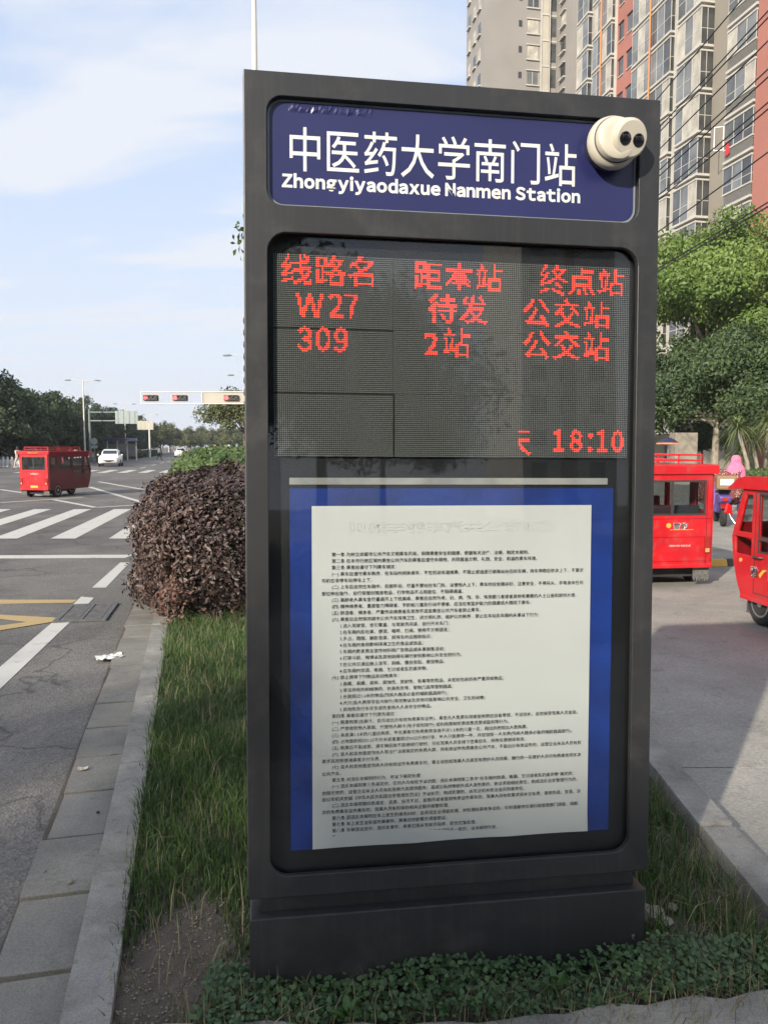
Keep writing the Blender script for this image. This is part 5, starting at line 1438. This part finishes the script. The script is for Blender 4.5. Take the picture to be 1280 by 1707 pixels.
twr = empty('apartment_building', (11.7, 97.0, YARD_Z), (0, 0, BANG)); tag(twr, 'pale grey apartment tower behind the sign, blank wall with one window column', 'building')
wall(twr, 'wall', 'wall_grey', 0, 8.9, 0, 7.3); wall(twr, 'wall', 'wall_grey', 8.92, 14, -4.5, 7.3)
for fl in range(6, 22):
    z_ = fl * FLOOR
    w_ = MB().box((5.25, -.02, z_ + .75), (6.55, -.012, z_ + 2.3)).build('window', random.choice(['pane', 'curtain', 'pane_dark']), twr)
    MB().box((5.1, -.16, z_ + .6), (6.7, -.001, z_ + .74)).build('sill', 'trim', w_); MB().box((5.1, -.16, z_ + 2.31), (6.7, -.001, z_ + 2.43)).build('lintel', 'trim', w_)
    MB().box((5.87, -.06, z_ + .76), (5.93, -.021, z_ + 2.29)).build('mullion', 'trim', w_)
    MB().box((4.15, -.04, z_ + 1.4), (4.55, -.006, z_ + 2.1)).build('small_window', 'pane_dark', twr)
    lp = MB().box((6.95, -.25, z_ + .12), (7.8, -.002, z_ + 2.8)).build('balcony_panel', 'beige', twr)
    MB().box((6.9, -.32, z_ - .1), (7.85, -.004, z_ + .1)).build('ledge', 'trim', lp)
    MB().box((8.0, -.03, z_ + .6), (8.8, -.003, z_ + 2.7)).build('stair_window', 'pane_dark', twr)
    MB().box((7.95, -.06, z_ - .05), (8.85, -.0035, z_ + .12)).build('ledge', 'trim', twr)
    for y_ in (1.5, 3.4, 5.6): 
        w_ = MB().box((-.03, y_, z_ + .9), (-.008, y_ + 1.0, z_ + 2.3)).build('window', random.choice(['pane_dark', 'curtain']), twr)
        MB().box((-.25, y_ - .1, z_ + .75), (-.002, y_ + 1.1, z_ + .89)).build('sill', 'trim', w_)
    w_ = MB().box((8.88, -2.6, z_ + .9), (8.912, -1.3, z_ + 2.4)).build('window', random.choice(['pane', 'pane_dark', 'curtain']), twr)
    MB().box((8.6, -2.7, z_ + .74), (8.915, -1.2, z_ + .89)).build('sill', 'trim', w_); MB().box((8.6, -2.7, z_ + 2.41), (8.915, -1.2, z_ + 2.5)).build('lintel', 'trim', w_)
for x_ in (6.85, 7.86): MB().box((x_, -.34, 8), (x_ + .09, -.001, TOPZ)).build('pilaster', 'trim', twr)

# low gate pier, kiosk and steps seen under the trees
gp = empty('gate_pier', tuple(D(1140, 743, 36)[:2]) + (YARD_Z,)); tag(gp, 'rough stone gate pier with a pale plinth behind the parked cart', 'gate pier')
MB().box((-.55, -.4, .75), (.45, .4, 2.3)).build('shaft', 'stone', gp, bevel=.03); MB().box((-.7, -.5, -.05), (.6, .5, .74)).build('plinth', 'beige', gp, bevel=.02)
gk = empty('guard_hut', tuple(D(1082, 743, 40)[:2]) + (YARD_Z,)); tag(gk, 'small cream hut with narrow windows behind the parked cart', 'hut')
MB().box((0, 0, 0), (1.5, 1.6, 2.1)).build('wall', 'beige', gk); MB().box((-.15, -.15, 2.105), (1.65, 1.75, 2.25)).build('roof', 'trim', gk)
for x_ in (.75, 1.1): MB().box((x_, -.03, 1.0), (x_ + .2, -.004, 1.75)).build('window', 'pane_dark', gk)
lw = empty('gate_house', tuple(D(1120, 743, 60)[:2]) + (YARD_Z,)); tag(lw, 'cream single-storey gate house glimpsed under the dark-green tree', 'building')
MB().box((0, 0, 0), (14, 6, 2.6)).build('wall', 'beige', lw); MB().plate([(-.6, 2.61), (14.6, 2.61), (13, 3.9), (1, 3.9)], [], 6.8, Matrix.Translation((0, 6.4, 0)) @ SIDE).build('roof', 'trim', lw)
for k in range(6): MB().box((1 + k * 2.2, -.05, .9), (2.3 + k * 2.2, -.004, 2.1)).build('window', 'pane_dark', lw)
ub = empty('parasol', tuple(D(1113, 743, 30)[:2]) + (YARD_Z,)); tag(ub, 'small blue and orange parasol above the parked cart rack', 'parasol')
MB().tube([(0, 0, -.05), (0, 0, 2.0)], .02, 6).build('pole', 'silver', ub); MB().lathe([(.001, 2.05), (.2, 1.97), (.42, 1.83), (.40, 1.82), (.001, 2.03)], 8).build('canopy', 'blue_roof', ub); MB().lathe([(.42, 1.832), (.46, 1.78), (.44, 1.775), (.41, 1.82)], 8).build('canopy_hem', 'pipe', ub)
# black and yellow wheel stop
ws = empty('wheel_stop', (4.9, 11.35, YARD_Z), (0, 0, R(8))); tag(ws, 'black and yellow striped kerb bar on the yard between the carts', 'wheel stop')
for k in range(6): MB().plate([(-.07, 0), (.07, 0), (.04, .10), (-.04, .10)], [], .298, Matrix.Translation((-1.2 + k * .3, 0, 0)) @ frame_of((0, 0, 0), (0, 1, 0), (0, 0, 1), (1, 0, 0))).build('segment', ('housing', 'gold')[k % 2], ws, bevel=.008)


# ================================================================== PEOPLE AND SCOOTERS
def person(label, loc, facing, h, top, bottom, pose='stand', hair='hair', hood=None, skirt=False):
    """x right, y forward (facing), z up; built at 1.7 m then scaled."""
    p = empty('person', loc, (0, 0, facing)); s_ = h / 1.7; p.scale = (s_, s_, s_); tag(p, label, 'person')
    if pose == 'walk': lf, rf, lk, rk = (-.12, .30, .06), (.10, -.34, .10), (-.11, .20, .50), (.10, -.06, .50)
    elif pose == 'ride': lf, rf, lk, rk = (-.16, .38, .28), (.16, .38, .28), (-.19, .42, .66), (.19, .42, .66)
    else: lf, rf, lk, rk = (-.11, .02, .07), (.11, .0, .07), (-.11, .02, .50), (.11, .02, .50)
    pel = .72 if pose == 'ride' else .93
    dz_ = pel - .93; fw = .06 if pose == 'ride' else .0
    J = {'pelvis': ((0, 0, pel), .135), 'waist': ((0, .01 + fw * .3, 1.10 + dz_), .125), 'chest': ((0, .02 + fw, 1.30 + dz_), .15), 'neck': ((0, .02 + fw, 1.46 + dz_), .055), 'headlow': ((0, .03 + fw, 1.54 + dz_), .075), 'head': ((0, .03 + fw, 1.62 + dz_), .09),
         'lsh': ((-.17, .01 + fw, 1.40 + dz_), .065), 'rsh': ((.17, .01 + fw, 1.40 + dz_), .065),
         'lhip': ((-.09, 0, pel - .08), .095), 'rhip': ((.09, 0, pel - .08), .095), 'lk': (lk, .062), 'rk': (rk, .062), 'lf': (lf, .042), 'rf': (rf, .042),
         'lt': ((lf[0], lf[1] + .15, lf[2] - .04), .03), 'rt': ((rf[0], rf[1] + .15, rf[2] - .04), .03)}
    if pose == 'ride':
        J.update({'lel': ((-.27, .22, 1.12 + dz_), .048), 'rel': ((.27, .22, 1.12 + dz_), .048), 'lh': ((-.24, .46, 1.10 + dz_), .035), 'rh': ((.24, .46, 1.10 + dz_), .035)})
    else:
        sw = .14 if pose == 'walk' else 0
        J.update({'lel': ((-.25, -.03 - sw, 1.13), .046), 'rel': ((.25, -.03 + sw, 1.13), .046), 'lh': ((-.25, .05 - sw, .88), .035), 'rh': ((.25, .05 + sw * 1.6, .90), .035)})
    E_ = [('pelvis', 'waist'), ('waist', 'chest'), ('chest', 'neck'), ('neck', 'headlow'), ('headlow', 'head'), ('chest', 'lsh'), ('chest', 'rsh'), ('lsh', 'lel'), ('rsh', 'rel'), ('lel', 'lh'), ('rel', 'rh'), ('pelvis', 'lhip'), ('pelvis', 'rhip'), ('lhip', 'lk'), ('rhip', 'rk'), ('lk', 'lf'), ('rk', 'rf'), ('lf', 'lt'), ('rf', 'rt')]

    def pick(c):
        if c.z > 1.46 + dz_: return 0
        if min((c - Vector(J['lh'][0])).length, (c - Vector(J['rh'][0])).length) < .09: return 0
        if c.z > pel + .02 or abs(c.x) > .215 and c.z > .8 + dz_: return 1
        if c.z < .11: return 3
        return 2
    skin_body('body', J, E_, ['skin', top, bottom, 'dark_cloth'], pick, p)
    hz_ = 1.62 + dz_
    MB().lathe([(.001, .118), (.05, .108), (.088, .075), (.103, .02), (.10, -.05), (.07, -.09)], 18, Matrix.Translation((0, .012 + fw, hz_ + .01))).build('hood' if hood else 'hair', hood or hair, p, True)
    for sx_ in (-1, 1): MB().lathe([(.012, 0), (.001, .006)], 8, frame_of((sx_ * .035, .122 + fw, hz_ + .0), (1, 0, 0), (0, 0, 1), (0, 1, 0))).build('eye', 'hair', p)
    MB().add([(0, .15 + fw, hz_ - .03), (-.016, .115 + fw, hz_ - .035), (.016, .115 + fw, hz_ - .035), (0, .118 + fw, hz_ + .01)], [(0, 1, 2), (0, 2, 3), (0, 3, 1)]).build('nose', 'skin', p)
    return p


person('pedestrian in dark trousers and grey top crossing the far road', G(266, 767, ROAD_Z), R(-70), 1.62, 'grey_cloth', 'dark_cloth', 'walk')
person('person in pale clothes walking beside the crossing red cart', G(31, 783, ROAD_Z) , R(60), 1.66, 'pale_cloth', 'pale_cloth', 'walk')


def scooter(label, loc, facing, body_mat, box=None, mirrors=True):
    s_ = empty('scooter', loc, (0, 0, facing)); tag(s_, label, 'scooter')         # y forward
    rot = Matrix.Rotation(R(90), 4, 'Z')
    for y_ in (-.58, .62):
        ax = frame_of((0, y_, .24), (0, 1, 0), (0, 0, 1), (1, 0, 0))
        t_ = MB().lathe([(.15, -.05), (.22, -.05), (.24, -.02), (.24, .02), (.22, .05), (.15, .05)], 22, ax).build('wheel', 'rubber', s_, True)
        MB().lathe([(.15, -.03), (.05, -.02), (.001, -.04), (.001, .04), (.05, .02), (.15, .03)], 14, ax).build('rim', 'rim', t_, True)
    PL = frame_of((0, 0, 0), (0, 1, 0), (0, 0, 1), (1, 0, 0))
    MB().plate([(-.80, .52), (-.55, .50), (-.40, .28), (.25, .26), (.42, .55), (.50, .86), (.42, .88), (.28, .40), (-.05, .40), (-.12, .66), (-.62, .72), (-.82, .66)], [], .24, Matrix.Translation((-.12, 0, 0)) @ PL).build('body', body_mat, s_, bevel=.04)
    MB().plate([(-.66, .725), (-.10, .69), (-.08, .74), (-.62, .80)], [], .26, Matrix.Translation((-.13, 0, 0)) @ PL).build('seat', 'seat', s_, bevel=.025)
    m_ = MB(); m_.tube([(0, .62, .24), (0, .46, .9), (0, .42, 1.0)], .025, 8); m_.tube([(-.32, .36, 1.03), (-.1, .43, 1.0), (.1, .43, 1.0), (.32, .36, 1.03)], .016, 8); m_.build('handlebar', 'chassis', s_)
    MB().lathe([(.07, 0), (.06, .04), (.001, .05)], 14, frame_of((0, .49, .88), (1, 0, 0), (0, 0, 1), (0, 1, 0))).build('headlight', 'silver', s_, True)
    MB().box((-.06, -.835, .56), (.06, -.80, .64)).build('tail_light', 'taillight', s_, bevel=.01)
    MB().plate([(-.86, .40), (-.72, .52), (-.62, .50)], [], .16, Matrix.Translation((-.08, 0, 0)) @ PL).build('mudguard', 'taillight', s_)
    for sx_ in ((-1, 1) if mirrors else ()):
        MB().tube([(sx_ * .28, .38, 1.03), (sx_ * .34, .36, 1.22)], .006, 6).build('mirror_stalk', 'chassis', s_)
        MB().box((sx_ * .34 - .05, .35, 1.2), (sx_ * .34 + .05, .365, 1.28)).build('mirror', 'housing', s_, bevel=.005)
    if box:
        bx_ = MB().box((-.20, -.98, .80), (.20, -.62, 1.10)).build('top_box', box, s_, bevel=.04)
        MB().box((-.13, -.986, .90), (.13, -.981, 1.03)).build('box_label', 'sign_white', bx_)
    return s_


sp_ = G(306, 777, ROAD_Z)
scooter('scooter carrying two riders down the road past the green hedge', sp_, R(8), 'maroon_shaded_red')
person('scooter rider in a dark red top at the handlebars beside the hedge', sp_ + Vector((-.02, -.12, .02)), R(8), 1.68, 'maroon_shaded_red', 'dark_cloth', 'ride')
person('pillion rider in a pale pink shirt on the scooter by the hedge', sp_ + Vector((.05, -.55, .04)), R(8), 1.66, 'pale_cloth', 'dark_cloth', 'ride')
# right: parked scooter with dotted apron, and a figure in pink behind it
m = bpy.data.materials.new('dotted'); m.use_nodes = True; nn_, ll_ = m.node_tree.nodes, m.node_tree.links
vo = nn_.new('ShaderNodeTexVoronoi'); vo.inputs['Scale'].default_value = 22; tcc = nn_.new('ShaderNodeTexCoord'); ll_.new(tcc.outputs['Object'], vo.inputs['Vector'])
rp = nn_.new('ShaderNodeValToRGB'); rp.color_ramp.elements[0].position = .28; rp.color_ramp.elements[0].color = (.55, .34, .28, 1); rp.color_ramp.elements[1].position = .36; rp.color_ramp.elements[1].color = (.16, .045, .04, 1)
ll_.new(vo.outputs['Distance'], rp.inputs[0]); ll_.new(rp.outputs[0], nn_['Principled BSDF'].inputs['Base Color']); nn_['Principled BSDF'].inputs['Roughness'].default_value = .8; MT['dotted'] = m
sq = D(1203, 743, 17.5); sq.z = YARD_Z
s1 = scooter('parked scooter with brown top box and dotted apron between the carts', sq, R(-16), 'purple_plastic', 'carton', False)
V, F = [], []
for i in range(9):
    for j in range(7):
        a_ = -1.2 + 2.4 * i / 8
        V.append((.48 * math.sin(a_) * (1 + .06 * math.sin(j * 3 + i)), .30 + .30 * math.cos(a_) + .03 * math.sin(i * 2.3), .42 + .72 * j / 6 + .04 * math.sin(i * 1.7)))
for i in range(8):
    for j in range(6): a_ = i * 7 + j; F.append((a_, a_ + 7, a_ + 8, a_ + 1))
o = mesh_obj('wind_apron', V, F, 'dotted', s1, True); sd_ = o.modifiers.new('s', 'SOLIDIFY'); sd_.thickness = .025
p = D(1227, 743, 20.5)
pk = person('person in a pink hooded cape standing behind the parked scooter', (p.x, p.y, YARD_Z), R(165), 1.40, 'pink_cloth', 'navy', 'stand', hood='pink_cloth')
cp = MB().lathe([(.02, 1.80), (.09, 1.785), (.14, 1.72), (.15, 1.62), (.17, 1.52), (.23, 1.45), (.28, 1.34), (.30, 1.15), (.32, .92), (.30, .92), (.26, 1.34), (.12, 1.5)], 28)
for i_, v_ in enumerate(cp.v): v_.x *= 1 + .05 * math.sin(i_ * 1.7); v_.y *= .72
cp.v = [v_ + Vector((0, .0, 0)) for v_ in cp.v]
cp.f = [f_ for f_ in cp.f if len(f_) == 4]
cp.build('cape', 'pink_cloth', pk, True)

# ================================================================== SMALL THINGS ON THE GROUND
dr = empty('drain_grate', (0, 0, 0)); tag(dr, 'iron double storm drain grate set in the road by the edge line', 'drain grate')
A, B, C_, D_ = G(98, 1037, ROAD_Z), G(170, 1034, ROAD_Z), G(190, 1008, ROAD_Z), G(124, 1011, ROAD_Z)
ex = (B - A).normalized(); ey = Vector((-ex.y, ex.x, 0)); L1 = (B - A).length; L2 = 0.72
DM = frame_of(A + Vector((0, 0, .004)), ex + ey * 0, (Vector((D_.x - A.x, D_.y - A.y, 0))).normalized(), (0, 0, 1)); L2 = (D_ - A).length
MB().plate(rect(-.05, -.05, L1 + .05, L2 + .05), [rect(0, 0, L1 / 2 - .02, L2), rect(L1 / 2 + .02, 0, L1, L2)], .014, DM).build('grate_frame', 'iron', dr)
MB().plate(rect(0, 0, L1, L2), [], .002, DM).build('grate_pit', 'chassis', dr)
for k in range(2):
    g = MB(); x0 = k * (L1 / 2 + .02)
    for j in range(12): g.plate(rect(x0 + .008, .012 + j * L2 / 12, x0 + L1 / 2 - .028, .012 + (j + .55) * L2 / 12), [], .009, DM @ Matrix.Translation((0, 0, .0025)))
    tag(g.build('grille', 'iron', dr), kind='stuff')


def crumple(name, label, loc, w_, l_, amp, mat, rz, cat):
    V, F = [], []
    n_ = 9; rnd = random.Random(name + mat)
    for i in range(n_):
        for j in range(n_): V.append(((i / 8 - .5) * w_ + rnd.uniform(-.03, .03) * w_, (j / 8 - .5) * l_ + rnd.uniform(-.03, .03) * l_, .006 + abs(rnd.gauss(0, amp)) + amp * 1.5 * abs(i / 8 - .5)))
    for i in range(8):
        for j in range(8): a_ = i * 9 + j; F.append((a_, a_ + 9, a_ + 10, a_ + 1))
    o = mesh_obj(name, V, F, mat); o.location = loc; o.rotation_euler = (0, 0, rz); tag(o, label, cat)
    sd_ = o.modifiers.new('s', 'SOLIDIFY'); sd_.thickness = .001


crumple('paper_litter', 'crumpled white paper sheet on the asphalt beside the gutter slabs', G(183, 1098, ROAD_Z + .012), .21, .15, .010, 'sign_white', R(30), 'litter')
crumple('paper_litter', 'small cream scrap of paper on a gutter slab', G(139, 1284, ROAD_Z + .025), .048, .036, .005, 'cam_white', R(10), 'litter')
for k, (px_, py_, r_, lb) in enumerate(((118, 1472, .011, 'grey pebble in the middle of a gutter slab'), (164, 1355, .008, 'dark pebble on the gutter slab near the scrap'), (75, 1453, .006, 'tiny dark pebble at the outer edge of a gutter slab'), (186, 1258, .007, 'tiny pale pebble at the gutter joint by the kerb'))):
    bm = bmesh.new(); bmesh.ops.create_icosphere(bm, subdivisions=2, radius=r_)
    for v_ in bm.verts: v_.co *= random.uniform(.8, 1.2); v_.co.z *= .7
    me = bpy.data.meshes.new('pebble'); bm.to_mesh(me); bm.free(); me.materials.append(MT['stone'] if k != 1 else MT['chassis'])
    o = bpy.data.objects.new('pebble', me); col.objects.link(o); o.location = G(px_, py_, ROAD_Z + .028) + Vector((0, 0, r_ * .5)); tag(o, lb, 'pebble')
rk_ = MB()
for (px_, py_, s_) in ((1085, 1525, .05), (1105, 1535, .03), (1120, 1512, .02)):
    q = G(px_, py_, -.01)
    bm = bmesh.new(); bmesh.ops.create_icosphere(bm, subdivisions=2, radius=s_)
    for v_ in bm.verts: v_.co *= random.uniform(.75, 1.2); v_.co.z *= .6
    me = bpy.data.meshes.new('rubble_stone'); bm.to_mesh(me); bm.free(); me.materials.append(MT['stone'])
    o = bpy.data.objects.new('rubble_stone', me); col.objects.link(o); o.location = q
    tag(o, {.05: 'largest grey rubble stone in the grass between plinth and yard edging', .03: 'middling grey rubble stone in the grass between plinth and yard edging', .02: 'smallest grey rubble stone in the grass between plinth and yard edging'}[s_], 'stone')

# ================================================================== BEHIND THE VIEWER (seen in the glass, and casting the near shade)
t1 = make_tree('shade_tree', 14.6, 7.5, 8.6, 'leaf_dark', 26000, 0.42, 0.3, 'broad street tree across the road, shading the stop sign', seed=101, clumps=120, hollow=.2, flat=.9, group='shade trees across the road')
sh_h = Vector((sun_dir.x, sun_dir.y, 0)).normalized()
SHADE_L = 29.0
side_ = Vector((sh_h.y, -sh_h.x, 0))
for k, off in enumerate((0, -11.5, 9.0, 17.5, -19.5, -8.5)):
    o = t1 if k == 0 else copy_tree(t1)
    q = Vector((.2, 3.0, 0)) + sh_h * SHADE_L + side_ * off
    put(o, q.x, q.y, ROAD_Z, k * 1.3, (1.0, 1.08, 1.0, 1.0, 1.08, 1.14)[k])
for k, (x_, y_, sc_) in enumerate(((-0.5, -13.5, .62), (4.2, -17.5, .6), (17.5, -13.0, .66), (-3.5, -30, .7), (11, -34, .6))):
    o = copy_tree(t1); put(o, x_, y_, ROAD_Z, k * 2.1, sc_); tag(o, 'smaller leafy tree facing the front of the stop sign', 'tree', 'smaller trees facing the sign')
rb = empty('apartment_building', (33, -62, YARD_Z), (0, 0, R(10))); tag(rb, 'pale apartment slab facing the front of the stop sign', 'building')
MB().box((0, -14, 0), (9, 0, 48)).build('wall', 'trim', rb)
for fl in range(1, 16):
    for x_ in (.8, 3.6, 6.4): MB().box((x_, .004, fl * 3 + .8), (x_ + 1.5, .03, fl * 3 + 2.3)).build('window', 'pane_dark', rb)

# bare trodden soil by the kerb
V, F = [], []
NX, NY = 44, 60
for j in range(NY + 1):
    for i in range(NX + 1):
        x_, y_ = -0.95 + .75 * i / NX, 1.96 + 0.95 * j / NY
        from_noise = math.sin(x_ * 31 + y_ * 17) * .4 + math.sin(x_ * 67 - y_ * 49) * .3
        V.append((x_, y_, -.027 + .009 * from_noise + random.uniform(-.004, .006)))
for j in range(NY):
    for i in range(NX):
        a_ = j * (NX + 1) + i
        if V[a_][0] > kerb_x(V[a_][1]) + .13 and not bool(in_sign(V[a_][0], V[a_][1])): F.append((a_, a_ + 1, a_ + NX + 2, a_ + NX + 1))
tag(mesh_obj('bare_soil', V, F, 'soil', None, True), kind='structure')
n = 900
gx = rng.uniform(-.9, -.35, n); gy = rng.uniform(1.98, 2.8, n); ok = gx > kerb_x(gy) + .15
gx, gy = gx[ok], gy[ok]; n = len(gx); r_ = rng.uniform(.0015, .006, n)
oct_ = np.array([(1, 0, 0), (0, 1, 0), (-1, 0, 0), (0, -1, 0), (0, 0, .7), (0, 0, -.7)])
vv = np.stack([gx, gy, np.full(n, -.022)], 1)[:, None, :] + oct_[None] * r_[:, None, None] * rng.uniform(.7, 1.3, (n, 6, 1))
tri = np.array([(0, 1, 4), (1, 2, 4), (2, 3, 4), (3, 0, 4), (1, 0, 5), (2, 1, 5), (3, 2, 5), (0, 3, 5)])
tag(big_mesh('soil_crumbs', vv.reshape(-1, 3), (np.arange(n)[:, None, None] * 6 + tri[None]).reshape(-1, 3), 'stone'), 'loose crumbs of soil and grit on the bare patch by the kerb', 'grit', kind='stuff')

# ================================================================== AIR
hzb = MB().box((-710, -310, -2.2), (710, 910, 66)).build('haze', None)
hm_ = bpy.data.materials.new('haze'); hm_.use_nodes = True
hn, hl = hm_.node_tree.nodes, hm_.node_tree.links
hn.remove(hn['Principled BSDF'])
pv = hn.new('ShaderNodeVolumePrincipled'); pv.inputs['Color'].default_value = (0.86, 0.9, 0.95, 1); pv.inputs['Density'].default_value = 0.0004; pv.inputs['Anisotropy'].default_value = 0.2
hl.new(pv.outputs[0], hn['Material Output'].inputs['Volume'])
hzb.data.materials.append(hm_)
tag(hzb, 'thin pale evening haze over the road', 'haze', kind='stuff')
